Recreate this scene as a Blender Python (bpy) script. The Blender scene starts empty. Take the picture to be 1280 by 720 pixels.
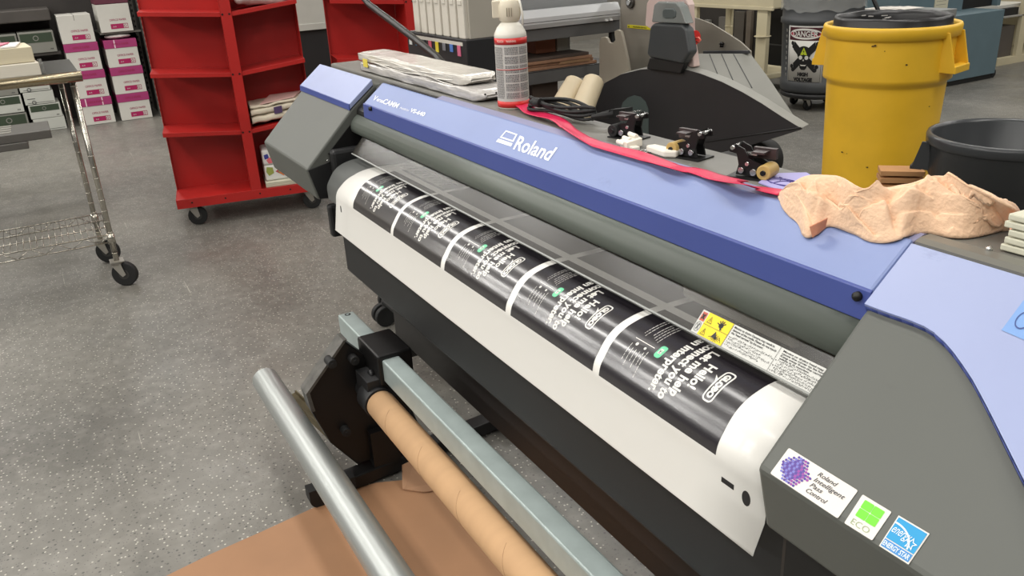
import bpy, math, random
from mathutils import Vector, Matrix, noise
random.seed(7)
C = bpy.context.scene.collection
PI = math.pi
H = 1.4                                   # camera height above the floor

# ------------------------------------------------------------------ camera
F_PX = 1050.0
def _cam_axes():
    vx, vy, roll = 3.0, -38.0, math.radians(3.2)
    dx, dy = 640-vx, 360-vy
    h = dx*math.sin(roll)+dy*math.cos(roll)
    p = math.atan(h/F_PX)
    d = Vector((math.sin(roll)*math.cos(p), math.cos(roll)*math.cos(p), math.sin(p)))
    X = -Vector((vx-640, vy-360, F_PX)).normalized()
    Z = -d
    Y = Z.cross(X)
    return X, Y, Z
AX, AY, AZ = _cam_axes()
def ray(px, py):
    v = Vector(((px-640)/F_PX, (py-360)/F_PX, 1.0))
    return Vector((v.dot(AX), v.dot(AY), v.dot(AZ)))
def P(px, py, X=None, Y=None, Z=None):
    r = ray(px, py)
    if X is not None: s = X/r.x
    elif Y is not None: s = Y/r.y
    else: s = (Z-H)/r.z
    return Vector((r.x*s, r.y*s, H+r.z*s))
def Pplane(px, py, n, d):                 # point of the plane n.p = d
    r = ray(px, py); s = (d-n.z*H)/n.dot(r)
    return Vector((r.x*s, r.y*s, H+r.z*s))

cam = bpy.data.cameras.new('camera'); camo = bpy.data.objects.new('camera', cam); C.objects.link(camo)
cam.sensor_fit = 'HORIZONTAL'; cam.sensor_width = 36; cam.lens = 36*F_PX/1280
cam.clip_start = .02
R3 = Matrix(((AX.x, -AX.y, -AX.z), (AY.x, -AY.y, -AY.z), (AZ.x, -AZ.y, -AZ.z)))
camo.matrix_world = Matrix.Translation((0, 0, H)) @ R3.to_4x4()
bpy.context.scene.camera = camo

# ------------------------------------------------------------------ materials
def s2l(c):
    c = c/255.0
    return c/12.92 if c <= .04045 else ((c+.055)/1.055)**2.4
MATS = {}
def mat(name, rgb, rough=.5, metal=0.0, var=.05, scale=6, bump=0.0, bscale=80, spec=.5, coat=0.0, stretch=None, alpha=None, trans=0):
    if name in MATS: return MATS[name]
    m = bpy.data.materials.new(name); m.use_nodes = True
    nt = m.node_tree; b = nt.nodes['Principled BSDF']
    tc = nt.nodes.new('ShaderNodeTexCoord'); src = tc.outputs['Object']
    if stretch:
        mp = nt.nodes.new('ShaderNodeMapping'); mp.inputs['Scale'].default_value = stretch
        nt.links.new(src, mp.inputs['Vector']); src = mp.outputs['Vector']
    nz = nt.nodes.new('ShaderNodeTexNoise'); nz.inputs['Scale'].default_value = scale; nz.inputs['Detail'].default_value = 4
    nt.links.new(src, nz.inputs['Vector'])
    rp = nt.nodes.new('ShaderNodeMapRange'); rp.inputs['From Min'].default_value = .3; rp.inputs['From Max'].default_value = .7
    rp.inputs['To Min'].default_value = 1-var; rp.inputs['To Max'].default_value = 1+var
    nt.links.new(nz.outputs['Fac'], rp.inputs['Value'])
    mx = nt.nodes.new('ShaderNodeVectorMath'); mx.operation = 'SCALE'
    mx.inputs[0].default_value = [s2l(x) for x in rgb]
    nt.links.new(rp.outputs['Result'], mx.inputs['Scale'])
    nt.links.new(mx.outputs['Vector'], b.inputs['Base Color'])
    b.inputs['Roughness'].default_value = rough; b.inputs['Metallic'].default_value = metal
    b.inputs['Specular IOR Level'].default_value = spec
    b.inputs['Coat Weight'].default_value = coat; b.inputs['Coat Roughness'].default_value = .12
    if alpha is not None: b.inputs['Alpha'].default_value = alpha
    if trans: b.inputs['Transmission Weight'].default_value = trans
    if bump:
        n2 = nt.nodes.new('ShaderNodeTexNoise'); n2.inputs['Scale'].default_value = bscale; n2.inputs['Detail'].default_value = 3
        nt.links.new(src, n2.inputs['Vector'])
        bp = nt.nodes.new('ShaderNodeBump'); bp.inputs['Strength'].default_value = bump; bp.inputs['Distance'].default_value = .01
        nt.links.new(n2.outputs['Fac'], bp.inputs['Height']); nt.links.new(bp.outputs['Normal'], b.inputs['Normal'])
    MATS[name] = m
    return m

def smudged(name, rgb, dark, rough, amount=.5, scale=9):
    """plastic with a few dark scuffs of their own shape"""
    m = mat(name, rgb, rough, var=.03)
    nt = m.node_tree; b = nt.nodes['Principled BSDF']
    tc = nt.nodes.new('ShaderNodeTexCoord')
    mp = nt.nodes.new('ShaderNodeMapping'); mp.inputs['Scale'].default_value = (1, 2.2, 1)
    nt.links.new(tc.outputs['Object'], mp.inputs['Vector'])
    nz = nt.nodes.new('ShaderNodeTexNoise'); nz.inputs['Scale'].default_value = scale; nz.inputs['Detail'].default_value = 7; nz.inputs['Roughness'].default_value = .7
    nt.links.new(mp.outputs['Vector'], nz.inputs['Vector'])
    rp = nt.nodes.new('ShaderNodeMapRange'); rp.inputs['From Min'].default_value = .62; rp.inputs['From Max'].default_value = .78
    rp.inputs['To Max'].default_value = amount
    nt.links.new(nz.outputs['Fac'], rp.inputs['Value'])
    mix = nt.nodes.new('ShaderNodeMix'); mix.data_type = 'RGBA'
    old = b.inputs['Base Color'].links[0].from_socket
    nt.links.new(old, mix.inputs['A']); mix.inputs['B'].default_value = [s2l(x) for x in dark]+[1]
    nt.links.new(rp.outputs['Result'], mix.inputs['Factor'])
    nt.links.new(mix.outputs['Result'], b.inputs['Base Color'])
    return m

# ------------------------------------------------------------------ mesh builder
class MB:
    def __init__(s): s.v = []; s.f = []; s.sm = []
    def add(s, vs, fs, smooth=False):
        o = len(s.v); s.v += [Vector(v) for v in vs]
        for f in fs: s.f.append([i+o for i in f]); s.sm.append(smooth)
        return s
    def box(s, x0, x1, y0, y1, z0, z1):
        v = [(x0,y0,z0),(x1,y0,z0),(x1,y1,z0),(x0,y1,z0),(x0,y0,z1),(x1,y0,z1),(x1,y1,z1),(x0,y1,z1)]
        return s.add(v, [(3,2,1,0),(4,5,6,7),(0,1,5,4),(1,2,6,5),(2,3,7,6),(3,0,4,7)])
    def obox(s, c, a, b, d):              # centre and three half vectors
        c, a, b, d = map(Vector, (c, a, b, d))
        v = [c-a-b-d, c+a-b-d, c+a+b-d, c-a+b-d, c-a-b+d, c+a-b+d, c+a+b+d, c-a+b+d]
        if a.cross(b).dot(d) < 0: return s.add(v, [(0,1,2,3),(7,6,5,4),(4,5,1,0),(5,6,2,1),(6,7,3,2),(7,4,0,3)])
        return s.add(v, [(3,2,1,0),(4,5,6,7),(0,1,5,4),(1,2,6,5),(2,3,7,6),(3,0,4,7)])
    def prism(s, pts, vec, smooth=False):
        n = len(pts); vec = Vector(vec); a = [Vector(p) for p in pts]
        nrm = Vector((0,0,0))
        for i in range(n): nrm += a[i].cross(a[(i+1) % n])
        if nrm.dot(vec) > 0: a.reverse()
        o = len(s.v); s.v += a+[p+vec for p in a]
        s.f.append([o+i for i in range(n)]); s.sm.append(False)
        s.f.append([o+n+i for i in reversed(range(n))]); s.sm.append(False)
        for i in range(n):
            j = (i+1) % n
            s.f.append([o+j, o+i, o+n+i, o+n+j]); s.sm.append(smooth)
        return s
    def prismx(s, prof, x0, x1, smooth=False):
        return s.prism([(x0, y, z) for y, z in prof], (x1-x0, 0, 0), smooth)
    def cyl(s, p0, p1, r0, r1=None, seg=24, caps=True):
        p0 = Vector(p0); p1 = Vector(p1); r1 = r0 if r1 is None else r1
        d = (p1-p0).normalized(); u = d.orthogonal().normalized(); w = d.cross(u)
        o = len(s.v)
        for p, r in ((p0, r0), (p1, r1)):
            for i in range(seg):
                a = 2*PI*i/seg; s.v.append(p+(u*math.cos(a)+w*math.sin(a))*r)
        for i in range(seg):
            j = (i+1) % seg; s.f.append([o+i, o+j, o+seg+j, o+seg+i]); s.sm.append(True)
        if caps:
            s.f.append([o+i for i in reversed(range(seg))]); s.sm.append(False)
            s.f.append([o+seg+i for i in range(seg)]); s.sm.append(False)
        return s
    def tube(s, pts, r, seg=8, rs=None):
        pts = [Vector(p) for p in pts]; n = len(pts); o = len(s.v); up = None
        for k, p in enumerate(pts):
            d = (pts[min(k+1, n-1)]-pts[max(k-1, 0)]).normalized()
            if up is None: up = d.orthogonal().normalized()
            up = (up-d*up.dot(d)).normalized(); w = d.cross(up); rr = rs[k] if rs else r
            for i in range(seg):
                a = 2*PI*i/seg; s.v.append(p+(up*math.cos(a)+w*math.sin(a))*rr)
        for k in range(n-1):
            for i in range(seg):
                j = (i+1) % seg
                s.f.append([o+k*seg+i, o+k*seg+j, o+(k+1)*seg+j, o+(k+1)*seg+i]); s.sm.append(True)
        s.f.append([o+i for i in reversed(range(seg))]); s.sm.append(False)
        s.f.append([o+(n-1)*seg+i for i in range(seg)]); s.sm.append(False)
        return s
    def lathe(s, prof, c, seg=48, axis=(0,0,1), closed=False):
        c = Vector(c); d = Vector(axis).normalized()
        u = Vector((1,0,0)) if abs(d.z) > .9 else d.orthogonal().normalized(); w = d.cross(u)
        o = len(s.v); n = len(prof)
        for r, z in prof:
            for i in range(seg):
                a = 2*PI*i/seg; s.v.append(c+d*z+(u*math.cos(a)+w*math.sin(a))*max(r, 1e-4))
        for k in range(n-1 if not closed else n):
            k2 = (k+1) % n
            for i in range(seg):
                j = (i+1) % seg
                s.f.append([o+k*seg+i, o+k*seg+j, o+k2*seg+j, o+k2*seg+i]); s.sm.append(True)
        return s
    def grid(s, fn, us, vs, smooth=True, flip=False):
        o = len(s.v); m = len(vs)
        for u in us:
            for v in vs: s.v.append(Vector(fn(u, v)))
        for a in range(len(us)-1):
            for b in range(m-1):
                q = [o+a*m+b, o+(a+1)*m+b, o+(a+1)*m+b+1, o+a*m+b+1]
                s.f.append(q[::-1] if flip else q); s.sm.append(smooth)
        return s
    def map2d(s, poly, fn, smooth=False):
        vs, fs = poly
        return s.add([fn(x, y) for x, y in vs], fs, smooth)

def lin(a, b, n): return [a+(b-a)*i/(n-1) for i in range(n)]
WL = {}
def setp(o, label=None, cat=None, group=None, kind=None):
    if label: o['label'] = label
    if cat: o['category'] = cat
    if group: o['group'] = group
    if kind: o['kind'] = kind
    return o
def empty(name, loc, label, cat, group=None):
    o = bpy.data.objects.new(name, None); C.objects.link(o); o.location = loc
    o.empty_display_size = .05
    WL[o] = Vector(loc)
    return setp(o, label, cat, group)
def obj(name, mb, m, parent=None, bev=0, label=None, cat=None, group=None, kind=None, solid=0, subsurf=0, segs=2):
    if parent is not None: base = WL[parent]
    else:
        xs = [v.x for v in mb.v]; ys = [v.y for v in mb.v]; zs = [v.z for v in mb.v]
        base = Vector(((min(xs)+max(xs))/2, (min(ys)+max(ys))/2, min(zs)))
    me = bpy.data.meshes.new(name)
    me.from_pydata([v-base for v in mb.v], [], mb.f)
    me.polygons.foreach_set('use_smooth', mb.sm); me.materials.append(m); me.update()
    o = bpy.data.objects.new(name, me); C.objects.link(o)
    if parent is not None: o.parent = parent
    else: o.location = base
    WL[o] = base
    if solid:
        md = o.modifiers.new('solid', 'SOLIDIFY'); md.thickness = abs(solid); md.offset = -1 if solid > 0 else 1
    if bev:
        md = o.modifiers.new('bevel', 'BEVEL'); md.width = bev; md.segments = segs; md.limit_method = 'ANGLE'; md.angle_limit = math.radians(35)
    if subsurf:
        md = o.modifiers.new('sub', 'SUBSURF'); md.levels = subsurf; md.render_levels = subsurf
    return setp(o, label, cat, group, kind)
def copy_tree(o, delta=None, parent=None, loc=None):
    c = o.copy(); C.objects.link(c)
    if parent is not None: c.parent = parent
    if delta is not None: c.location = o.location+Vector(delta)
    if loc is not None: c.location = loc
    for ch in o.children: copy_tree(ch, None, c)
    return c

# ------------------------------------------------------------------ lettering
TC = {}
def text2d(t, bold=0.0, shear=0.0):
    k = (t, bold, shear)
    if k in TC: return TC[k]
    cu = bpy.data.curves.new('txt', 'FONT'); cu.body = t; cu.size = 1; cu.offset = bold; cu.shear = shear; cu.resolution_u = 3
    ob = bpy.data.objects.new('txt', cu); C.objects.link(ob)
    dg = bpy.context.evaluated_depsgraph_get(); dg.update()
    me = bpy.data.meshes.new_from_object(ob.evaluated_get(dg))
    vs = [(v.co.x, v.co.y) for v in me.vertices]; fs = [list(p.vertices) for p in me.polygons]
    bpy.data.objects.remove(ob); bpy.data.meshes.remove(me); bpy.data.curves.remove(cu)
    if not vs: vs = [(0,0),(1,0),(1,1)]; fs = []
    x0 = min(v[0] for v in vs); x1 = max(v[0] for v in vs); y0 = min(v[1] for v in vs); y1 = max(v[1] for v in vs)
    TC[k] = (vs, fs, x0, x1, y0, y1)
    return TC[k]
def text(mb, t, fn, cx, cy, w=None, cap=None, bold=0.0, shear=0.0, left=None, base=None):
    """lettering mapped by fn(x, y); cx centre or left edge; base = baseline or cy centre; w width, cap letter size"""
    vs, fs, x0, x1, y0, y1 = text2d(t, bold, shear)
    sx = sy = None
    if cap: sy = cap
    if w: sx = w/(x1-x0)
    if sx is None: sx = sy
    if sy is None: sy = sx
    ox = (left if left is not None else cx-sx*(x1-x0)/2)-sx*x0
    oy = base if base is not None else cy-sy*(y0+y1)/2
    mb.add([fn(ox+x*sx, oy+y*sy) for x, y in vs], fs)
def quadmap(c00, c10, c11, c01, off=.0006, W=1.0, Hh=1.0):
    c00, c10, c11, c01 = map(Vector, (c00, c10, c11, c01))
    n = (c10-c00).cross(c01-c00).normalized()
    def fn(x, y, o=off):
        u = x/W; v = y/Hh
        return (c00*(1-u)+c10*u)*(1-v)+(c01*(1-u)+c11*u)*v+n*o
    return fn
def rect(x0, x1, y0, y1): return ([(x0,y0),(x1,y0),(x1,y1),(x0,y1)], [(0,1,2,3)])
def disc(cx, cy, r, seg=20, ry=None):
    ry = ry or r
    return ([(cx+r*math.cos(2*PI*i/seg), cy+ry*math.sin(2*PI*i/seg)) for i in range(seg)], [tuple(range(seg))])
def ringp(outer, inner):
    n = len(outer)
    return (outer+inner, [(i, (i+1) % n, n+(i+1) % n, n+i) for i in range(n)])
def ring(cx, cy, r, w, seg=24, ry=None):
    ry = ry or r
    a = [(cx+r*math.cos(2*PI*i/seg), cy+ry*math.sin(2*PI*i/seg)) for i in range(seg)]
    b = [(cx+(r-w)*math.cos(2*PI*i/seg), cy+(ry-w)*math.sin(2*PI*i/seg)) for i in range(seg)]
    return ringp(a, b)
def rrect(x0, x1, y0, y1, r, n=5):
    o = []
    for cx, cy, a0 in ((x1-r,y1-r,0),(x0+r,y1-r,90),(x0+r,y0+r,180),(x1-r,y0+r,270)):
        for i in range(n+1):
            a = math.radians(a0+90*i/n); o.append((cx+r*math.cos(a), cy+r*math.sin(a)))
    return o
def dens(pts, step):
    o = []
    for i, a in enumerate(pts):
        b = pts[(i+1) % len(pts)]; d = math.hypot(b[0]-a[0], b[1]-a[1]); n = max(1, int(d/step))
        o += [(a[0]+(b[0]-a[0])*k/n, a[1]+(b[1]-a[1])*k/n) for k in range(n)]
    return o
def dring(cx, cy, w, h, r, t, step):         # rounded frame with evenly matched inner outline
    out = dens(rrect(cx-w/2, cx+w/2, cy-h/2, cy+h/2, r), step); inn = []
    n = len(out)
    for i in range(n):
        a = out[i-1]; b = out[(i+1) % n]; d = math.hypot(b[0]-a[0], b[1]-a[1])
        inn.append((out[i][0]-(b[1]-a[1])/d*t, out[i][1]+(b[0]-a[0])/d*t))
    return ringp(out, inn)
def poly(pts): return (list(pts), [tuple(range(len(pts)))])
def line2(x0, y0, x1, y1, w, n=1):
    d = math.hypot(x1-x0, y1-y0); nx, ny = -(y1-y0)/d*w/2, (x1-x0)/d*w/2
    v = []; f = []
    for i in range(n+1):
        t = i/n; x = x0+(x1-x0)*t; y = y0+(y1-y0)*t
        v += [(x+nx, y+ny), (x-nx, y-ny)]
    for i in range(n): f.append((2*i, 2*i+1, 2*i+3, 2*i+2))
    return (v, f)

# ================================================================== WIDE FORMAT PRINTER
m_blue = smudged('periwinkle_plastic', (126,141,186), (66,72,116), .38, .3, 7)
m_cap = smudged('cap_glare_blue', (156,166,202), (84,92,140), .36, .45, 8)  # same blue made lighter: glare on the caps put into the colour
m_navy = mat('edge_blue', (66,80,146), .38, var=.03)
m_grey = smudged('grey_plastic', (88,90,85), (70,72,70), .5, .25, 11)
m_hood = mat('hood_plastic', (88,94,87), .42, var=.03)
m_dark = mat('black_plastic', (26,26,27), .5, var=.15)
m_blk = mat('black_steel', (17,16,16), .42, var=.2, spec=.4)
m_deck = mat('deck_grey', (112,110,104), .45, var=.1, scale=14)
m_apron = mat('apron_metal', (120,122,120), .35, .3, var=.06)
m_white = mat('white_ink', (228,228,225), .5, var=.02)
m_inkd = mat('dark_ink', (30,30,32), .5, var=.05)
m_steel = mat('bright_steel', (190,190,188), .25, .9, var=.06)
m_rubber = mat('black_rubber', (22,22,22), .65, var=.15)

def yz(Y, d): return (Y, H-d)
printer = empty('wide_format_printer', (-1.3, .9, 0), 'long blue and grey wide format inkjet printer filling the foreground', 'printer')

# main blue cover, running the whole width
mb = MB().prismx([yz(.865,.351), yz(.802,.401), yz(.7995,.441), yz(.83,.449), yz(.884,.392), yz(.884,.366)], -2.303, -.594)
cover = obj('front_cover', mb, m_blue, printer, bev=.004, label='periwinkle blue flap with a darker lower edge and white lettering')
WL[cover] = WL[printer]
kM = (.401-.351)/(.865-.802); nM = Vector((0, -kM, 1)); dM = H-.351-kM*.865
def onM(x, y): return Pplane(x, y, nM, dM)
def pixquad(f, bl, br, tr, tl, off=.0008): return quadmap(f(*bl), f(*br), f(*tr), f(*tl), off)
mb = MB()
fn = pixquad(onM, (641.5,186.2), (686,201), (698,184.3), (650.5,169.0))
text(mb, 'Roland', fn, .5, .5, w=1.0, cap=1.36, bold=.02, base=0)
fn = pixquad(onM, (620.5,177.5), (639,183.5), (647,168), (632.5,163))
mb.map2d(ringp([(0,.36),(1,.36),(1.02,1),(0.02,1)], [(.09,.47),(.89,.47),(.91,.9),(.11,.9)]), fn)
mb.map2d(poly([(-.02,0),(1,0),(1,.26),(-.02,.26)]), fn)
fn = pixquad(onM, (466.5,125.2), (497.5,136), (500.2,129.5), (470,118.9))
text(mb, 'V', fn, 0, 0, left=0, base=0, cap=1.3, w=.13, bold=.02, shear=.25)
text(mb, 'ersa', fn, 0, 0, left=.13, base=.05, cap=1.0, w=.27, bold=.02, shear=.25)
text(mb, 'CAMM', fn, 0, 0, left=.4, base=0, cap=1.35, w=.6, bold=.02, shear=.25)
fn = pixquad(onM, (499.3,136.2), (511.8,140.3), (513.3,136.8), (501,133))
text(mb, 'Print&Cut', fn, 0, 0, left=.02, base=.1, cap=1.0, w=.9, bold=.015, shear=.3)
fn = pixquad(onM, (512,139.8), (529.9,145.8), (533,140.9), (515,135.2))
text(mb, 'VS-640', fn, 0, 0, left=0, base=0, cap=1.35, w=1.0, bold=.03)
obj('lettering', mb, mat('white_letter', (235,238,245), .4, var=.01), cover)
obj('flap_edge', MB().prismx([yz(.8023,.4006), yz(.7990,.4035), yz(.7975,.4415), yz(.80,.4425), yz(.803,.4420), yz(.803,.402)], -2.3035, -.5935), m_navy, cover, bev=.001)
for px, py in ((1071.5, 370.5), (463, 136)):
    q = P(px, py, Y=.796); mb = MB().cyl(q+Vector((0,.004,0)), q+Vector((0,-.003,0)), .0058, seg=18); mb.lathe([(.0058,0),(.004,.002),(0,.003)], q+Vector((0,-.003,0)), 18, axis=(0,-1,0))
    obj('screw_cap', mb, m_blk, cover)

# rounded grey hood below the flap
prof = [yz(.806,.441), yz(.797,.443), yz(.7885,.450), yz(.781,.459), yz(.7765,.469), yz(.775,.479), yz(.777,.488), yz(.784,.494), yz(.80,.497), yz(.83,.49), yz(.84,.46), yz(.83,.446)]
obj('hood', MB().prismx(prof, -2.366, -.600, smooth=True), m_hood, printer)
obj('hood_end', MB().prismx([(y*1.0, z) for y, z in prof], -.600, -.5935), m_blk, printer)

# clear front window with the warning label
m_win = mat('tinted_acrylic', (66,62,54), .2, var=.03, alpha=.27, spec=.5)
m_wine = mat('acrylic_edge', (150,152,148), .3, var=.03, alpha=.85)
kW = (.538-.489)/(.790-.747)
win = obj('window', MB().prismx([yz(.747,.538), yz(.790,.489), yz(.793,.490), yz(.750,.540)], -2.30, -.594), m_win, printer, label='clear tinted acrylic window')
WL[win] = WL[printer]
obj('window_edge', MB().prismx([yz(.7455,.5375), yz(.7475,.5355), yz(.7508,.5398), yz(.7485,.5418)], -2.30, -.594), m_wine, win)
nWv = Vector((0, -.752, .659))
def onW(x, s, o=.0012):                    # s metres up the window from its lower edge
    t = Vector((0, .659, .752)); return Vector((x, .747, H-.538))+t*s+Vector((0,-.752,.659))*o
LX0, LX1, LH = -.846, -.602, .0385
lab = obj('warning_label', MB().map2d(rect(LX0, LX1, .0015, LH), lambda x, y: onW(x, y, .0006)), mat('label_white', (205,205,200), .5, var=.03), win, label='white and yellow hazard label')
WL[lab] = WL[printer]
X1a, X2a, X3a = LX0+.0135, LX0+.063, LX0+.15
obj('warning_label_yellow', MB().map2d(rect(X1a, X2a, .0015, LH), lambda x, y: onW(x, y, .0009)), mat('label_yellow', (236,208,24), .5, var=.03), win)
mb = MB().map2d(ringp([(LX0+.0025,.022),(LX0+.012,.022),(LX0+.012,.036),(LX0+.0025,.036)], [(LX0+.0032,.0227),(LX0+.0113,.0227),(LX0+.0113,.0353),(LX0+.0032,.0353)]), onW)
mb.map2d(rect(LX0+.0032, LX0+.0113, .0227, .0353), lambda x, y: onW(x, y, .0009))
obj('hazard_square', mb, mat('hazard_orange', (196,92,70), .5), win)
mb = MB(); f2 = lambda x, y: onW(x, y, .0014)
mb.map2d(line2(LX0+.0045,.025,LX0+.010,.033,.0022), f2); mb.map2d(line2(LX0+.0045,.033,LX0+.010,.025,.0022), f2)
mb.map2d(ring(LX0+.0072,.0125,.0052,.0006,ry=.0078), f2); mb.map2d(line2(LX0+.0035,.017,LX0+.011,.0075,.0006), f2)
mb.map2d(line2(LX0+.006,.008,LX0+.008,.016,.0013), f2); mb.map2d(disc(LX0+.0082,.0165,.0012), f2)
mb.map2d(line2(X1a,.0202,X2a,.0202,.0005), f2); mb.map2d(line2(X2a,.0015,X2a,LH,.0005), f2); mb.map2d(line2(X3a,.0015,X3a,LH,.0005), f2)
for by in (.0235, .0045):                  # two warning triangles and two hand pictures
    tri = [(X1a+.004,by), (X1a+.0135,by), (X1a+.0088,by+.0105)]; cx, cy = X1a+.0088, by+.0036
    mb.map2d(ringp(tri, [(cx+(x-cx)*.8, cy+(y-cy)*.8) for x, y in tri]), f2)
    mb.map2d(line2(cx, by+.003, cx, by+.0068, .0008), f2); mb.map2d(disc(cx, by+.0018, .0005, 8), f2)
hx = X1a+.031
mb.map2d(disc(hx, .0275, .0042, ry=.0035), f2)
for a in (-50, -20, 10, 40, 75):
    r_ = math.radians(90+a); mb.map2d(line2(hx, .0275, hx+math.cos(r_)*.0085, .0275+math.sin(r_)*.0085, .0016), f2)
mb.map2d(line2(hx-.001,.0275,hx+.003,.0215,.003), f2)
mb.map2d(poly([(hx-.006,.0075),(hx+.004,.0085),(hx+.001,.013),(hx-.002,.0175)]), f2)
for k in range(9):
    a = math.radians(-150+k*30); mb.map2d(line2(hx+.002, .0085, hx+.002+math.cos(a)*.009, .0085+math.sin(a)*.006, .0007), f2)
mb.map2d(line2(hx-.010,.0065,hx-.004,.0095,.0007), f2); mb.map2d(line2(hx+.009,.012,hx+.014,.005,.0007), f2)
t1 = ['Moving or drying Damage may result in', 'damage of the media. Please do not touch', 'the "head carriage" by the cover.']
for i, t in enumerate(t1): text(mb, t, f2, 0, 0, left=X2a+.0035, base=.0335-.0044*i, w=(.074,.08,.06)[i], cap=.0043, bold=.02)
for r_ in range(4):                        # rows of small characters
    x = X2a+.0035; yy = .0185-.0042*r_
    while x < X3a-.004-(.018 if r_ in (1, 3) else 0):
        w_ = random.uniform(.0018, .0026)
        for q in range(3):
            x0 = x+random.uniform(0, w_*.6); y0 = yy+random.uniform(0, .0022)
            mb.map2d(line2(x0, y0, x0+random.choice((w_*.7, .0002)), y0+random.choice((.0003, .0018)), .00045), f2)
        x += w_+.0006
t2 = ['Moving or drying head may', 'cause the cover to be hot.', 'Keep away from the carriage', 'while it is moving.']
for i, t in enumerate(t2): text(mb, t, f2, 0, 0, left=X3a+.006, base=.0338-.0036*i, w=(.066,.070,.074,.05)[i], cap=.0036, bold=.02)
for r_ in range(5):
    x = X3a+.006; yy = .0188-.0038*r_
    if r_ in (0, 2, 4): mb.map2d(disc(X3a+.0032, yy+.0012, .0008, 8), f2)
    while x < LX1-.002:
        w_ = random.uniform(.0018, .0026)
        for q in range(3):
            x0 = x+random.uniform(0, w_*.6); y0 = yy+random.uniform(0, .0022)
            mb.map2d(line2(x0, y0, x0+random.choice((w_*.7, .0002)), y0+random.choice((.0003, .0018)), .00045), f2)
        x += w_+.0006
obj('label_print', mb, m_inkd, win)

# end covers: grey body with a blue cap
def end_body(x0, x1): return MB().prismx([yz(.90,.366), yz(.862,.368), yz(.784,.4285), yz(.6305,.5805), yz(.652,.675), yz(1.0,.70), yz(1.0,.366)], x0, x1)
lb = obj('left_cover', end_body(-2.866, -2.377), m_grey, printer, bev=.006, label='light grey left end cover with a blue cap')
WL[lb] = WL[printer]
obj('cover_cap', MB().prismx([yz(.86,.350), yz(.783,.4115), yz(.7815,.4285), yz(.862,.3665)], -2.868, -2.376), m_cap, lb, bev=.0015)
obj('cap_edge', MB().prismx([yz(.7835,.4112), yz(.7815,.4122), yz(.7800,.4292), yz(.7835,.4285)], -2.8685, -2.3755), m_navy, lb)
mb = MB().prismx([yz(.6345,.583), yz(.657,.672), yz(.98,.69), yz(.98,.49), yz(.87,.535), yz(.66,.578)], -2.377, -2.372)
obj('cheek', mb, m_dark, lb)
mb = MB().prismx([yz(.70,.545), yz(.80,.45), yz(.88,.40), yz(.98,.40), yz(.98,.53), yz(.72,.568)], -2.377, -2.3735)
obj('recess', mb, m_blk, lb)
q = P(410, 201, X=-2.372); obj('screw', MB().cyl(q-Vector((.004,0,0)), q+Vector((.004,0,0)), .0045, seg=12), m_steel, lb)
rb = obj('right_cover', end_body(-.592, -.03), m_grey, printer, bev=.006, label='large grey right end cover with stickers')
WL[rb] = WL[printer]
kR = (.414-.354)/(.86-.787); nR = Vector((0, -kR, 1)); dR = H-.354-kR*.86
def onR(x, y): return Pplane(x, y, nR, dR)
edge = [onR(*p) for p in [(1140,303),(1079.5,380),(1095,386),(1110,391.5),(1125,396.5),(1140,402),(1155,408.5),(1168,416.5),(1180,427),(1191,439.5),(1203,456),(1215,474),(1227,496),(1240,521),(1253,547),(1267,575),(1281,603)]]
last = edge[-1]
edge += [last+(edge[-1]-edge[-2])*4, ]
p2 = edge[-1]; edge += [Vector((-.03, p2.y, dR+kR*p2.y)), Vector((-.03, .86, dR+kR*.86))]
edge[0] = Vector((-.592, .86, dR+kR*.86))
cap = obj('cover_cap', MB().prism([p for p in edge], (0, 0.010, -.0135)), m_cap, rb, bev=.0012)
WL[cap] = WL[printer]
mb = MB(); ce = edge[1:18]; dn = Vector((0, .0085, -.0140))
for i in range(len(ce)-1):
    t_ = (ce[i+1]-ce[i]).normalized(); o_ = Vector((0,-kR,1)).normalized().cross(t_); o_ = o_ if o_.dot((ce[i]+ce[i+1])/2-Vector((-.25,.72,ce[i].z))) > 0 else -o_
    o_ = o_*.0007; mb.add([ce[i]+o_, ce[i+1]+o_, ce[i+1]+o_+dn, ce[i]+o_+dn], [(0,1,2,3)], True)
obj('cap_edge', mb, m_navy, cap, solid=.0004)
mb = MB(); cs = [onR(*p) for p in [(1252,413),(1290,362),(1330,378),(1295,432)]]
mb.add([c+Vector((0,-.6,.8))*.0008 for c in cs], [(3,2,1,0)])
obj('key_panel', mb, mat('panel_blue', (122,160,215), .4, var=.03), cap, label='light blue key panel')
mb = MB(); fk = quadmap(cs[0], cs[3], cs[2], cs[1], .0014)
mb.map2d(ring(.35,.35,.2,.03), fk); text(mb, 'ENTER', fk, .45, .55, w=.4)
obj('key_print', mb, mat('panel_ink', (60,80,140), .5), cap)

# stickers on the right cover
kG = (.5805-.4285)/(.784-.6305); nG = Vector((0, -kG, 1)); dG = H-.4285-kG*.784
def onG(x, y): return Pplane(x, y, nG, dG)
m_stk = mat('sticker_white', (226,220,212), .45, var=.02)
def sticker(name, m, bl, br, tr, tl, Wd, Hd, r=.05, off=.0008):
    fn = quadmap(onG(*bl), onG(*br), onG(*tr), onG(*tl), off, Wd, Hd)
    o = obj(name, MB().map2d(poly(rrect(0, Wd, 0, Hd, r)), fn), m, rb); WL[o] = WL[printer]
    return o, fn
st, fn = sticker('pass_control_sticker', m_stk, (963,592), (1047.5,648.5), (1073,613.5), (986.5,560), 2.3, 1.0)
mb = MB(); f3 = lambda x, y: fn(x, y, .0013)
for i, t in enumerate(('Roland', 'Intelligent', 'Pass', 'Control')):
    text(mb, t, f3, 0, 0, left=1.16, base=.74-.2*i, cap=.20, w=(.62,.98,.40,.66)[i], bold=.012, shear=.3)
obj('lettering', mb, mat('grey_ink', (72,72,76), .5), st)
mbs = {}
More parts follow.
